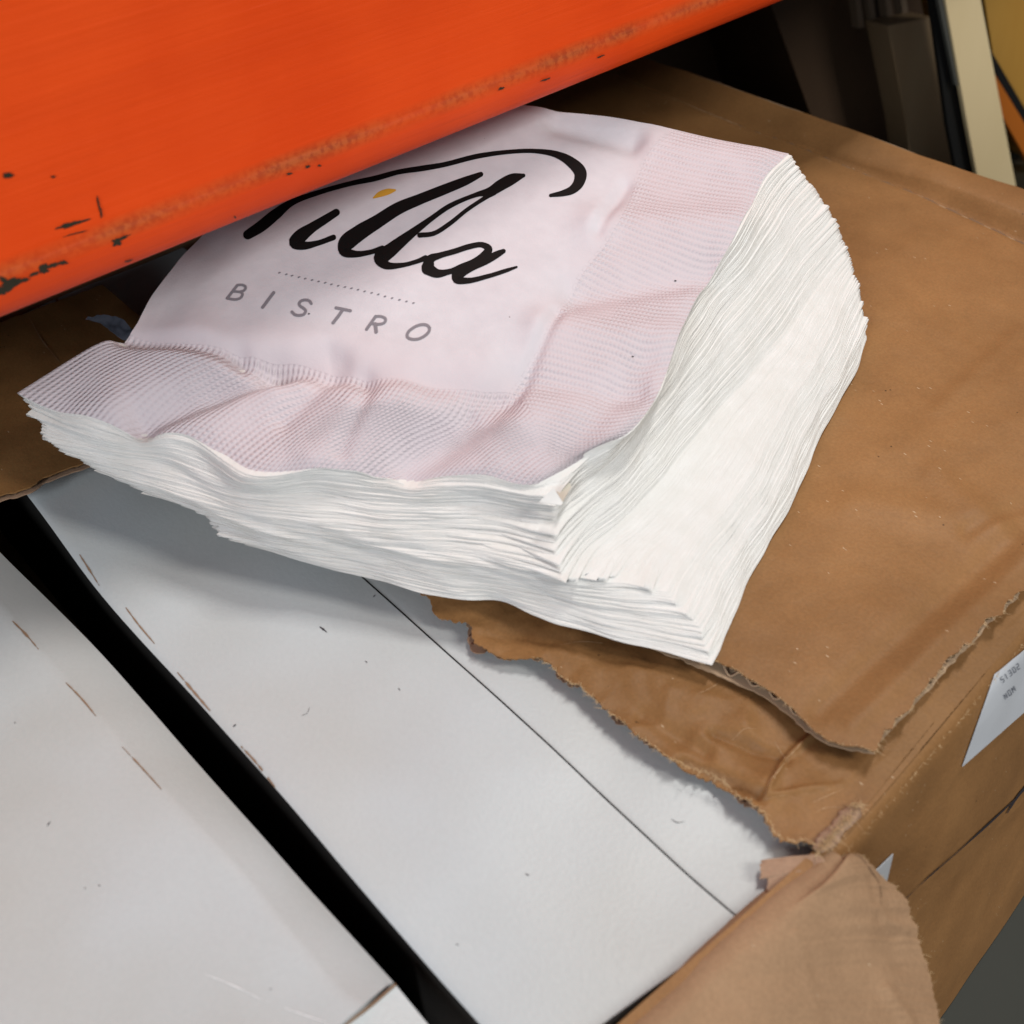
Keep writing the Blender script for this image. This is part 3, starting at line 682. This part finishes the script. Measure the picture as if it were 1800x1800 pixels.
# rounded corner at the upper left
st = slab(Gs, .0003, "sticker", M_sticker, side, nrm=(-.9, 0, -.2)); st["label"] = "white printed label on the box side"
Gs2 = drape([(1535, 1530), (1567, 1499), (1567, 1500), (1555, 1552)], bvw, .0009, 10)
st2 = slab(Gs2, .0003, "sticker", M_sticker, side, nrm=(-.9, 0, -.2)); st2["label"] = "small white corner of a label"
M_txt = mat("grey_print", (.13, .14, .17), .6)
def text_on(strs, bvh, org, ux, uy, hgt, m, parent, name="print", off=.0012):
    segs = {'0': [[(0, 0), (.6, 0), (.6, 1), (0, 1), (0, 0)]], '1': [[(.3, 0), (.3, 1), (.1, .8)]], '2': [[(0, 1), (.6, 1), (.6, .5), (0, .5), (0, 0), (.6, 0)]],
            '3': [[(0, 1), (.6, 1), (.6, 0), (0, 0)], [(.1, .5), (.6, .5)]], '5': [[(.6, 1), (0, 1), (0, .55), (.6, .55), (.6, 0), (0, 0)]],
            'N': [[(0, 0), (0, 1), (.6, 0), (.6, 1)]], 'M': [[(0, 0), (0, 1), (.35, .4), (.7, 1), (.7, 0)]], 'O': [[(0, 0), (.6, 0), (.6, 1), (0, 1), (0, 0)]], 'E': [[(.6, 1), (0, 1), (0, 0), (.6, 0)], [(0, .5), (.5, .5)]]}
    V = []; Fc = []; org = np.array(org, float); ux = np.array(ux, float); uy = np.array(uy, float)
    for li, (s_, dx, dy) in enumerate(strs):
        for ci, ch in enumerate(s_):
            for pl in segs.get(ch, []):
                pts = [org+ux*(dx+(ci*1.0+x*.85)*hgt)+uy*(dy+y*hgt) for x, y in pl]
                for a, b in zip(pts[:-1], pts[1:]):
                    d = (b-a); L_ = np.linalg.norm(d); d /= L_; nrm = np.array([-d[1], d[0]])*.55
                    q = [hit(bvh, *p, off+1e-6*len(Fc)) for p in (a-nrm, b-nrm, b+nrm, a+nrm)]
                    if any(v is None for v in q): continue
                    Fc.append([len(V)+k for k in range(4)]); V += q
    return mk(name, V, np.array(Fc), m, parent, smooth=False)
text_on([("51302", 0, 0), ("NOM", -8, -26), ], bvw, (1758, 1199), (.76, -.65), (-.45, -.9), 9.0, M_txt, st, "label_print")

# ------------------------------------------------------------------ napkin stack
KL = np.array([0, .15, .30, .36, .42, .55, .75, .90, 1.0])
FR = {0: [(470, 962), (540, 985), (600, 1001), (700, 1030), (760, 1045), (820, 1056), (872, 1058), (935, 1086), (1050, 1112), (1150, 1140), (1250, 1165)],
      .15: [(405, 948), (450, 953), (600, 982), (750, 1018), (900, 1038), (1050, 1066), (1140, 1085), (1228, 1105)],
      .30: [(350, 897), (430, 930), (540, 955), (680, 975), (850, 1000), (990, 1026), (1080, 1035), (1170, 1046)],
      .36: [(300, 880), (400, 918), (500, 945), (640, 965), (800, 985), (930, 1008), (1040, 1018), (1110, 1022)],
      .42: [(262, 866), (350, 898), (450, 930), (560, 945), (700, 958), (850, 982), (940, 1005), (990, 1016)],
      .55: [(166, 818), (260, 858), (380, 892), (500, 916), (640, 924), (800, 940), (900, 952), (975, 965)],
      .75: [(88, 776), (180, 800), (300, 822), (420, 858), (560, 866), (700, 882), (850, 890), (940, 894), (966, 890)],
      .90: [(62, 728), (140, 762), (260, 790), (350, 800), (430, 842), (560, 846), (700, 855), (850, 866), (930, 872), (962, 866)],
      1.0: [(30, 691), (75, 714), (170, 745), (250, 767), (340, 778), (392, 802), (440, 829), (520, 833), (640, 830), (760, 833), (860, 842), (935, 852), (985, 833)]}
RC = {0: (1519, 600), .15: (1521, 555), .30: (1511, 490), .36: (1502, 462), .42: (1492, 438), .55: (1472, 395), .75: (1432, 335), .90: (1402, 296), 1.0: (1386, 270)}
RTOP = [(985, 833), (1040, 792), (1105, 760), (1150, 702), (1183, 625), (1212, 550), (1240, 492), (1290, 425), (1318, 370), (1342, 318), (1386, 270)]
RBOT = [(1250, 1165), (1272, 1110), (1303, 1042), (1345, 965), (1392, 880), (1450, 765), (1500, 655), (1519, 600)]
ZN, ZL, ZR, ZB = (.0198, .068), (.025, .064), (.0208, .100), (.045, .126)
def lz(p, k): return p[0]+(p[1]-p[0])*k
NE = 72                       # samples along every edge (non uniform, denser at the ends)
x_ = np.linspace(0, 1, NE); UU = x_
def dev(poly, n=NE):
    q = resample(poly, n); a, b = q[0], q[-1]; return q-(a+(b-a)*np.linspace(0, 1, n)[:, None])
dT, dB = dev(RTOP), dev(RBOT)
def level(kv):
    f = resample(FR[kv], NE); zf = lz(ZL, kv)+(lz(ZN, kv)-lz(ZL, kv))*UU
    c0_ = P(f[:, 0], f[:, 1], zf)
    n0, r0 = f[-1], np.array(RC[kv], float)
    wk = kv**1.5
    rr = n0+(r0-n0)*UU[:, None]+dT*wk+dB*(1-wk)
    zr = lz(ZN, kv)+(lz(ZR, kv)-lz(ZN, kv))*UU**.8
    d1_ = P(rr[:, 0], rr[:, 1], zr)
    L_, N_, R_ = c0_[0], c0_[-1], d1_[-1]
    if kv >= .9:
        lp = [(FR[kv][0][0], FR[kv][0][1], lz(ZL, kv)), (112, 640, .073), (170, 606, .081), (219, 581, .088), (262, 512, .094), (318, 440, .100)]
        if kv < 1: lp = [(a+8, b+12, z*.93) for a, b, z in lp]; lp[0] = (FR[kv][0][0], FR[kv][0][1], lz(ZL, kv))
        lw = resample(lp, 40); LW = P(lw[:, 0], lw[:, 1], lw[:, 2])
        BL = L_+R_-N_; BL = np.array([LW[-1, 0]-.045, LW[-1, 1]+.15, lz(ZB, kv)])
        full = np.r_[LW[::3], [LW[-1]*.6+BL*.4, LW[-1]*.25+BL*.75, BL]]
        d0_ = resample(full, NE)
    else:
        BL = L_+R_-N_; BL[2] = lz(ZB, kv); d0_ = L_+(BL-L_)*UU[:, None]
    c1_ = d0_[-1]+(R_-d0_[-1])*UU[:, None]
    if kv >= .9:
        bp = np.array([[1386, 270, ZR[1]], [1260, 248, .106], [1180, 228, .110], [1100, 209, .1135], [1020, 197, .117], [950, 188, .120]]); 
        bw = resample(bp, 30); BW = P(bw[:, 0], bw[:, 1], bw[:, 2]*(.93 if kv < 1 else 1)); BW[0] = R_
        full = np.r_[[d0_[-1]], [d0_[-1]*.5+BW[-1]*.5], BW[::-3]]
        full[-1] = R_; c1_ = resample(full, NE)
    return c0_, c1_, d0_, d1_
LV = [level(k) for k in KL]
def curves(k):
    i = min(np.searchsorted(KL, k, side='right')-1, len(KL)-2); f = (k-KL[i])/(KL[i+1]-KL[i])
    out = [a*(1-f)+b*f for a, b in zip(LV[i], LV[i+1])]
    return out
def wave(px, py):
    z = 0
    for a, b, s_, amp in [((575, 628), (470, 650), 16, -.0026), ((480, 655), (255, 745), 20, -.0052), ((470, 690), (300, 770), 30, .0030), ((360, 620), (200, 690), 40, .0030),
                          ((880, 705), (720, 820), 24, -.0040), ((700, 700), (560, 810), 34, .0026), ((905, 745), (850, 835), 28, .0014), ((330, 700), (150, 740), 22, .0014), ((820, 720), (660, 830), 14, -.0018), ((1130, 640), (1000, 790), 22, -.0016),
                          ((215, 590), (420, 630), 12, -.0030), ((420, 630), (640, 668), 12, -.0022), ((640, 668), (880, 694), 12, -.0012), ((600, 640), (500, 740), 14, -.0018), ((650, 690), (600, 800), 12, -.0016),
                          ((1010, 520), (1240, 478), 20, -.0036), ((1050, 405), (1300, 400), 26, .0032), ((950, 585), (1190, 600), 24, .0026), ((910, 665), (1120, 690), 18, -.0022),
                          ((1110, 250), (980, 215), 16, -.0030), ((1150, 260), (1330, 290), 20, .0018), ((1100, 330), (1050, 420), 9, -.0016), ((1000, 420), (900, 520), 70, .0016), ((980, 560), (905, 690), 9, -.0018),
                          ((360, 430), (250, 560), 34, -.0026), ((450, 590), (850, 640), 24, .0012), ((700, 500), (350, 560), 30, .0008)]:
        z = z+segf(px, py, a, b, s_, amp)
    return z*1.7
NN = 110
rngn = np.random.default_rng(3)
base_noise = [smoothnoise(NE*4, 24, rngn) for _ in range(6)]
prevj = rngn.normal(size=(4, 2))*.0; corr = np.zeros(NE*4); 
shiftc = np.zeros(2)
def sheet(k, n=NE):
    c0_, c1_, d0_, d1_ = curves(k); G = coons(c0_, c1_, d0_, d1_)
    px, py = proj(G); G[..., 2] += wave(px, py)*max(0, (k-.25)/.75)**1.2
    return G
s1, t1 = np.meshgrid(UU, UU, indexing='ij')
def sS_(n): return np.repeat(np.linspace(0, 1, n)[:, None], n, 1)
# front and right side undulation that wanders through the stack
def rim(k, i):
    """outward displacement of the four rims for napkin i, arrays (front, right, back, left)"""
    ph = k*9
    fr = .0012*np.sin(UU*9+ph*.5)+.0008*np.sin(UU*19-ph*.8)+.0003*np.sin(UU*41+ph*1.1)
    rt = .0010*np.sin(UU*7-ph*.6)+.0009*np.sin(UU*15+ph*1.0)+.0003*np.sin(UU*43-ph*1.5)
    return fr, rt
nape = "napkins in the stack under the printed top napkin"
lab = "plain white folded paper napkin in the middle layers of the stack"
drift = smoothnoise(NN, 14, rngn)*.0002
for i in range(NN):
    k0, k1 = i/NN, (i+1)/NN
    top = (i == NN-1)
    Gt_, Gb_ = sheet(k1), sheet(k0+.0*(k1-k0))
    g_ = np.random.default_rng(100+i)
    fr, rt = rim((k0+k1)/2, i)
    jf = smoothnoise(NE, 5, g_)*.00020+g_.normal()*.00009+fr+smoothnoise(NE, 26, g_)*.00010
    jr = smoothnoise(NE, 5, g_)*.00020+g_.normal()*.00012+rt+smoothnoise(NE, 26, g_)*.00010+drift[i]
    kk = (k0+k1)/2
    # crimped gashes low on the front, near the corner
    for kc, sc_, ss, am, wd in ((.575, .84, .05, .0045, .012), (.545, .865, .045, .004, .009), (.515, .86, .06, .004, .010), (.645, .79, .04, .0035, .009), (.49, .80, .035, .003, .009)):
        jf = jf-am*np.exp(-((UU-sc_)/ss)**2)*math.exp(-((kk-kc-.10*(0))/wd)**2)
    if top: jf = jf*.0; jr = jr*0
    w_f = np.exp(-t1/.02); w_r = np.exp(-(1-s1)/.02); w_l = np.exp(-s1/.02)
    jl = g_.normal()*.0008+smoothnoise(NE, 8, g_)*.0004
    tipL = g_.normal()*.0013+(.0034 if i % 13 == 6 else 0); tipR = g_.normal()*.0010; tipN = g_.normal()*(.0012+(.0020 if .33 < kk < .97 else 0))
    if top: jl = 0; tipL = tipR = tipN = 0
    e = Gt_
    nF = np.array([Gt_[-1, 0, 1]-Gt_[0, 0, 1], -(Gt_[-1, 0, 0]-Gt_[0, 0, 0])]); nF /= np.linalg.norm(nF)
    nR = np.array([Gt_[-1, -1, 1]-Gt_[-1, 0, 1], -(Gt_[-1, -1, 0]-Gt_[-1, 0, 0])]); nR /= np.linalg.norm(nR)
    cornL = np.exp(-(s1+t1)/.05); cornR = np.exp(-((1-s1)+(1-t1))/.05); cornN = np.exp(-((1-s1)+t1)/.05)
    disp = (jf[:, None]*w_f+tipN*cornN*.7+tipL*.5*cornL)[..., None]*nF+(jr[None, :]*w_r+tipR*cornR+tipN*cornN*.7)[..., None]*nR-(jl*w_l+tipL*cornL)[..., None]*nR
    for Gx in (Gt_, Gb_): Gx[..., :2] += disp
    T, Bm = Gt_.reshape(-1, 3), Gb_.reshape(-1, 3); nv = NE*NE
    idx = np.arange(nv).reshape(NE, NE); loop = np.r_[idx[:, 0], idx[-1, 1:], idx[-2::-1, -1], idx[0, -2:0:-1]]; kl = len(loop)
    # layered side: plies in and out
    ply = 2; rings = [T[loop]]; cen = T.mean(0); out = T[loop]-cen; out[:, 2] = 0; out /= np.linalg.norm(out, axis=1)[:, None]
    for p_ in range(1, ply*2):
        f = p_/(ply*2); q = T[loop]*(1-f)+Bm[loop]*f; a_ = -.00008 if p_ % 2 else .0
        if top: a_ *= .6
        v_ = a_+g_.normal()*.00005+smoothnoise(kl, 60, g_)*.00007; v_ = np.broadcast_to(v_, kl)
        rings.append(q+out*v_[:, None])
    rings.append(Bm[loop]); Rg = np.array(rings).reshape(-1, 3); nr = len(rings)
    a = np.arange(kl); b = np.roll(a, -1); sf = []
    for p_ in range(nr-1): sf.append(np.stack([2*nv+p_*kl+a, 2*nv+(p_+1)*kl+a, 2*nv+(p_+1)*kl+b, 2*nv+p_*kl+b], -1))
    Fc = np.r_[gridfaces(NE, NE), gridfaces(NE, NE, nv, True), np.concatenate(sf)]
    pu = np.arange(kl)/kl*4; UVn = np.r_[np.stack([s1.ravel()*3, np.full(nv, k1)+t1.ravel()*.02], -1), np.stack([s1.ravel()*3, np.full(nv, k0)], -1), np.concatenate([np.stack([pu, np.full(kl, k1+(k0-k1)*p_/(nr-1))], -1) for p_ in range(nr)])]
    if not top:
        o = mk("napkin", np.r_[T, Bm, Rg], Fc, M_tissue, uv=UVn); tag(o, "bottommost plain napkin of the stack, lying on the brown flap" if i == 0 else "plain white napkin directly beneath the printed top napkin" if i == NN-2 else lab, "napkin", nape)
    else:
        # dense top sheet so that folds and uv are crisp
        o = mk("napkin", np.r_[T, Bm, Rg], Fc[(NE-1)**2:], M_tissue, uv=UVn)
        tag(o, "printed top napkin with black script logo and embossed border", "napkin")
        nd = 300; fi = np.linspace(0, NE-1, nd); i0 = np.clip(fi.astype(int), 0, NE-2); ff_ = fi-i0
        H = Gt_[i0]*(1-ff_)[:, None, None]+Gt_[i0+1]*ff_[:, None, None]
        H = H[:, i0]*(1-ff_)[None, :, None]+H[:, i0+1]*ff_[None, :, None]
        # recompute waves at full density
        c0_, c1_, d0_, d1_ = curves(1.0); 
        ds = lambda c: resample(c, nd) if False else np.stack([np.interp(fi, np.arange(NE), c[:, q]) for q in range(3)], -1)
        H = coons(ds(c0_), ds(c1_), ds(d0_), ds(d1_)); px, py = proj(H); H[..., 2] += wave(px, py)+.0008*np.clip(np.minimum(np.minimum(sS_(nd), 1-sS_(nd)), np.minimum(sS_(nd).T, 1-sS_(nd).T))/.025, 0, 1)
        TOP = H; sS, sT = np.meshgrid(np.linspace(0, 1, nd), np.linspace(0, 1, nd), indexing='ij')
        topnap = o
H = TOP; px, py = proj(H)
def st_of(x, y):
    j = np.argmin((px-x)**2+(py-y)**2); return sS.ravel()[j], sT.ravel()[j]
bF = [(220, 582), (330, 604), (430, 626), (560, 652), (640, 668), (760, 682), (850, 690), (900, 692)]
bR = [(900, 692), (930, 650), (960, 600), (985, 545), (1020, 490), (1062, 435), (1090, 385), (1112, 335), (1140, 270), (1190, 228)]
fF = np.array([st_of(*p) for p in bF]); fR = np.array([st_of(*p) for p in bR]); print("front border", fF.round(3).tolist()); print("right border", fR.round(3).tolist())
tb = np.interp(sS, fF[:, 0], fF[:, 1]); sb = np.interp(sT, fR[:, 1], fR[:, 0])
# soften the table lookups
def blur(a, n=14):
    for _ in range(n): a = (a+np.roll(a, 1, 0)+np.roll(a, -1, 0)+np.roll(a, 1, 1)+np.roll(a, -1, 1))/5 if False else np.pad(a, 1, 'edge')[1:-1, 1:-1]*.2+.2*(np.pad(a, 1, 'edge')[:-2, 1:-1]+np.pad(a, 1, 'edge')[2:, 1:-1]+np.pad(a, 1, 'edge')[1:-1, :-2]+np.pad(a, 1, 'edge')[1:-1, 2:])
    return a
tb = blur(tb); sb = blur(sb)
u_ = sS+1-sb; v_ = sT-tb
mk("top_ply", H.reshape(-1, 3), gridfaces(nd, nd), M_nap_top, topnap, uv=np.stack([u_.ravel(), v_.ravel()], -1))
bvt = BVHTree.FromPolygons([Vector(v) for v in H.reshape(-1, 3)], gridfaces(nd, nd).tolist())

def tri(pts, m, name, parent):
    W = np.array([P(float(a), float(b), np.array(z)) for a, b, z in pts]); n = 8
    a, b, c, d = W if len(W) == 4 else (W[0], W[1], W[2], W[2])
    G = np.array([[(a*(1-s)+b*s)*(1-t)+(d*(1-s)+c*s)*t for t in np.linspace(0, 1, n)] for s in np.linspace(0, 1, n)])
    return slab(G, .0003, name, m, parent)
tri([(948, 882, .0668), (973, 857, .0712), (990, 884, .0662), (986, 888, .066)], M_tissue, "folded_corner", topnap)
tri([(974, 857, .0655), (996, 838, .0655), (1004, 856, .0648), (989, 882, .0646)], mat("shaded_tissue_layer", (.56, .52, .44), .9), "folded_corner", topnap)  # beige paints the shading of the opening at the corner

# ------------------------------------------------------------------ printing on the top napkin
def catmull(pts, step=2.5):
    pts = np.array(pts, float); L_ = np.linalg.norm(np.diff(pts[:, :2], axis=0), axis=1).sum(); return resample(pts, max(6, int(L_/step)))
def strokes(name, lst, m, off, caps=True, step=2.5, across=5):
    V = []; Fc = []
    for si, pts in enumerate(lst):
        q = catmull(pts, step); t = np.gradient(q[:, :2], axis=0); t /= np.linalg.norm(t, axis=1)[:, None]+1e-9; nn = np.stack([-t[:, 1], t[:, 0]], -1)
        rows = []
        if caps:
            r0 = q[0, 2]; r1 = q[-1, 2]
            pre = [(q[0, :2]-t[0]*r0*math.sin(a), r0*math.cos(a), nn[0]) for a in np.linspace(1.5, .2, 5)]
            post = [(q[-1, :2]+t[-1]*r1*math.sin(a), r1*math.cos(a), nn[-1]) for a in np.linspace(.2, 1.5, 5)]
        else: pre = post = []
        seq = pre+[(q[j, :2], q[j, 2], nn[j]) for j in range(len(q))]+post
        prev = None
        for c_, hw, n_ in seq:
            row = [hit(bvt, *(c_+n_*hw*x), off+si*4e-6) for x in np.linspace(-1, 1, across)]
            if any(r_ is None for r_ in row): prev = None; continue
            st_ = len(V); V += row
            if prev is not None:
                for a in range(across-1): Fc.append([prev+a, prev+a+1, st_+a+1, st_+a])
            prev = st_
    return mk(name, V, np.array(Fc), m, topnap)
strokes("script_logo", [
    [(436, 413, 8.5), (458, 399, 10), (485, 377, 9.5), (512, 357, 6), (560, 339, 4.5), (617, 323, 4.5), (660, 314, 5), (700, 303, 4.5), (745, 296, 5), (780, 290, 4.5), (840, 275, 4.5), (900, 267, 3.8), (940, 266, 4), (978, 272, 6), (1003, 285, 9), (1020, 304, 11), (1017, 322, 9.5), (1006, 334, 7.5), (990, 340, 5.5), (968, 344, 3)],
    [(591, 374, 6.5), (572, 386, 7.5), (548, 401, 9), (528, 416, 12), (519, 427, 11), (532, 432, 8), (558, 428, 5), (586, 418, 5)],
    [(845, 307, 4.5), (820, 318, 7.5), (780, 334, 9), (740, 350, 9.5), (700, 367, 11), (662, 391, 12), (630, 411, 14), (608, 430, 14), (606, 442, 10), (622, 447, 6.5), (650, 444, 4.5), (672, 437, 5)],
    [(920, 309, 3.5), (903, 314, 9), (882, 325, 10), (862, 337, 8), (840, 342, 4.5), (790, 363, 4.5), (758, 385, 4.8), (730, 406, 7), (708, 423, 9.5), (687, 440, 12), (670, 455, 13), (678, 466, 8), (704, 467, 4.5), (733, 460, 4), (748, 454, 5)],
    [(868, 338, 6), (856, 346, 4.2), (820, 370, 3.6), (790, 394, 4), (762, 411, 4.2), (738, 414, 4.5)],
    [(752, 470, 11), (757, 456, 8), (772, 450, 5.5), (800, 442, 5), (825, 434, 5), (848, 431, 5), (859, 438, 6.5), (852, 450, 8), (835, 463, 8.5), (812, 471, 7), (790, 478, 5), (768, 481, 8), (752, 473, 11)],
    [(885, 442, 4), (875, 447, 6), (855, 458, 7), (825, 470, 9), (806, 481, 11), (803, 491, 8), (820, 494, 5.5), (858, 486, 4), (890, 476, 3.5), (908, 470, 2)],
], M_ink, .00022)
strokes("gold_dot", [[(657, 348, 1.5), (668, 342, 5), (684, 337, 5), (694, 335, 2)]], M_gold, .00022)
strokes("speck", [[(x-1, y, 1.0), (x, y, 1.3), (x+1, y, 1.0)] for x, y in ((543, 552), (1187, 494), (1112, 627))], M_ink, .0002, step=1)
dx = [500, 555, 600, 655, 705, 758, 810, 862, 912, 965, 1018, 1070, 1122, 1175, 1230, 1283, 1335, 1392, 1450, 1505, 1560]
dy = [45, 58, 68, 80, 92, 104, 115, 125, 138, 149, 159, 169, 180, 193, 205, 217, 233, 246, 260, 272, 285]
strokes("dotted_rule", [[(380+a/4.5-1, 470+b/4.5, 1.1), (380+a/4.5, 470+b/4.5-.2, 1.3), (380+a/4.5+1.2, 470+b/4.5-.6, 1.1)] for a, b in zip(dx, dy)], M_grey, .0002, step=1)
def cv(l, hw=2.1): return [(380+a/4.5, 470+b/4.5, hw*1.22) for a, b in l]
def poly_(l, hw=2.1):      # straight segments
    return [cv([a, ((a[0]+b[0])/2, (a[1]+b[1])/2), b], hw) for a, b in zip(l[:-1], l[1:])]
LT = []
LT += poly_([(88, 246), (168, 143)]); LT += [cv([(168, 143), (205, 141), (232, 155), (228, 178), (195, 194), (140, 192)], 1.9), cv([(190, 194), (208, 212), (195, 242), (155, 256), (90, 248)], 1.9)]
LT += poly_([(368, 318), (455, 202)], 2.3)
LT += [cv([(752, 288), (738, 268), (705, 260), (672, 268), (656, 288), (665, 308), (692, 326), (708, 345), (695, 372), (655, 382), (620, 374), (600, 354)], 2.1)]
LT += poly_([(948, 322), (1062, 345)], 2.2); LT += poly_([(1003, 336), (965, 390), (925, 441)], 2.3)
LT += poly_([(1190, 492), (1262, 390)], 2.2); LT += [cv([(1262, 390), (1310, 392), (1340, 410), (1332, 438), (1290, 452), (1228, 446)], 2.0)]; LT += poly_([(1258, 450), (1266, 512)], 2.6)
LT += [cv([(1688, 480), (1668, 460), (1620, 456), (1560, 480), (1516, 520), (1512, 552), (1545, 570), (1600, 568), (1655, 540), (1685, 505), (1688, 480)], 2.1)]
strokes("bistro_lettering", LT, M_grey, .0002, step=1.5, across=3)

# ------------------------------------------------------------------ floor and the things behind
def b_floor(nt, b):
    g = NT(nt); co = g.n('ShaderNodeTexCoord').outputs['Object']
    g.l(g.mix(g.noise(co, 8, 4), (.014, .015, .010), (.028, .029, .022)), b.inputs['Base Color'])
fl = mk("floor", [(-4, -3, ZBOT-.002), (4, -3, ZBOT-.002), (4, 6, ZBOT-.002), (-4, 6, ZBOT-.002)], np.array([[0, 1, 2, 3]]), mat("concrete", rough=.6, build=b_floor)); tag(fl, None, kind="structure")
def slab_px(name, poly, q, nrm, th, m, parent=None, bev=0):      # image outline on the plane (q, nrm), given real thickness
    pl = np.array(poly, float); W = Pplane(pl[:, 0], pl[:, 1], nrm, q); nrm = np.array(nrm, float); nrm /= np.linalg.norm(nrm)
    if nrm@(CAM-W[0]) > 0: nrm = -nrm
    n = len(W); V = np.r_[W, W+nrm*th]; Fc = [list(range(n))[::-1], list(range(n, 2*n))]+[[i, (i+1) % n, n+(i+1) % n, n+i] for i in range(n)]
    return mk(name, V, Fc, m, parent, smooth=False)
def b_wood(c0, c1):
    def f(nt, b):
        g = NT(nt); co = g.n('ShaderNodeTexCoord').outputs['Object']
        g.l(g.mix(g.noise(g.mapping(co, (20, 20, 4)), 1, 4), c0, c1), b.inputs['Base Color'])
    return f
nb_ = (1, -.25, .15)
M_pale = mat("pale_board", rough=.6, build=b_wood((.72, .56, .30), (.85, .68, .40)))
M_blk = mat("black_strap", (.008, .008, .008), .5); M_gry = mat("grey_edge", (.07, .07, .06), .5)
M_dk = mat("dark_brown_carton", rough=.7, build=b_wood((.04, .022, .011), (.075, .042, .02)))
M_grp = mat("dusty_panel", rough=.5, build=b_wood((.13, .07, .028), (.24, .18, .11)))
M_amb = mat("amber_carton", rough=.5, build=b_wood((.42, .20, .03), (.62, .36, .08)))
M_or2 = mat("orange_upright", (.50, .14, .015), .45)
Yb = 1.02
p = slab_px("board", [(1655, -90), (1712, -90), (1724, 0), (1752, 150), (1800, 400), (1735, 400), (1700, 215), (1662, 0)], (-.48, 1.05, -.05), nb_, .005, M_pale); tag(p, "pale upright board with a straight edge, behind the box", "board")
p = slab_px("upright_strip", [(1620, -90), (1651, -90), (1660, 0), (1697, 215), (1732, 400), (1700, 400), (1665, 215), (1636, 0)], (-.48-.01, 1.05, -.05), nb_, .005, M_blk); tag(p, "black narrow strip running along the left of the pale board", "strip")
slab_px("edge_line", [(1640, -90), (1650, -90), (1658, 0), (1685, 150), (1680, 150), (1649, 0)], (-.482, 1.05, -.05), nb_, .004, M_gry, p)
p = slab_px("panel", [(1560, 45), (1640, 30), (1668, 215), (1702, 400), (1612, 380), (1592, 215)], (-.48-.05, 1.05, -.05), nb_, .03, M_grp); tag(p, "blurred dusty grey panel left of the black strip", "panel")
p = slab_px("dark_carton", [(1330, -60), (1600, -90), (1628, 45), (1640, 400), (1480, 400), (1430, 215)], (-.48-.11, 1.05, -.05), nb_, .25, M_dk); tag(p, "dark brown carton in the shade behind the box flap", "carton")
cr = empty("slatted_crate", (-.2, Yb+.1, 0)); tag(cr, "dim slatted crate hanging in the shade at the top edge", "crate")
for x in (1500, 1522, 1552, 1580): slab_px("slat", [(x-8, -90), (x+2, -90), (x+20, 48), (x+10, 50)], (-.48-.08, 1.05, -.05), nb_, .01, mat("slat_wood", (.12, .085, .055), .6), cr)
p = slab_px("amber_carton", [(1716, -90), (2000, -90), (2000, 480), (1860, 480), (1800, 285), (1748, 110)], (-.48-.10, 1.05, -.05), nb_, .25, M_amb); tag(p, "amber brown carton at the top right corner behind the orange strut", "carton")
p = slab_px("rack_strut", [(1728, 120), (1742, 120), (1800, 215), (1900, 400), (1900, 480), (1800, 272), (1748, 180)], (-.48-.06, 1.05, -.05), nb_, .005, M_or2); tag(p, "thin orange slanting strut right of the pale board", "strut")
p = slab_px("black_strut", [(1728, 90), (1740, 85), (1830, 240), (1960, 430), (1950, 450), (1800, 225)], (-.48-.07, 1.05, -.05), nb_, .005, M_blk); tag(p, "thin black strut directly above the orange strut", "strut")  # plain black strip above the orange strut
# back of the rack: dark stacked goods far under the shelf
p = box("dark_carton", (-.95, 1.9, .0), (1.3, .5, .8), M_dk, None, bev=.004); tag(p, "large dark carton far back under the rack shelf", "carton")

p = box("dark_carton", (-1.15, .45, .07), (.8, 2.0, .62), M_dk, None, bev=.004); tag(p, "unseen long dark block added beneath the rack shelf to hold back light", "carton")  # added out of view to block ambient light under the shelf
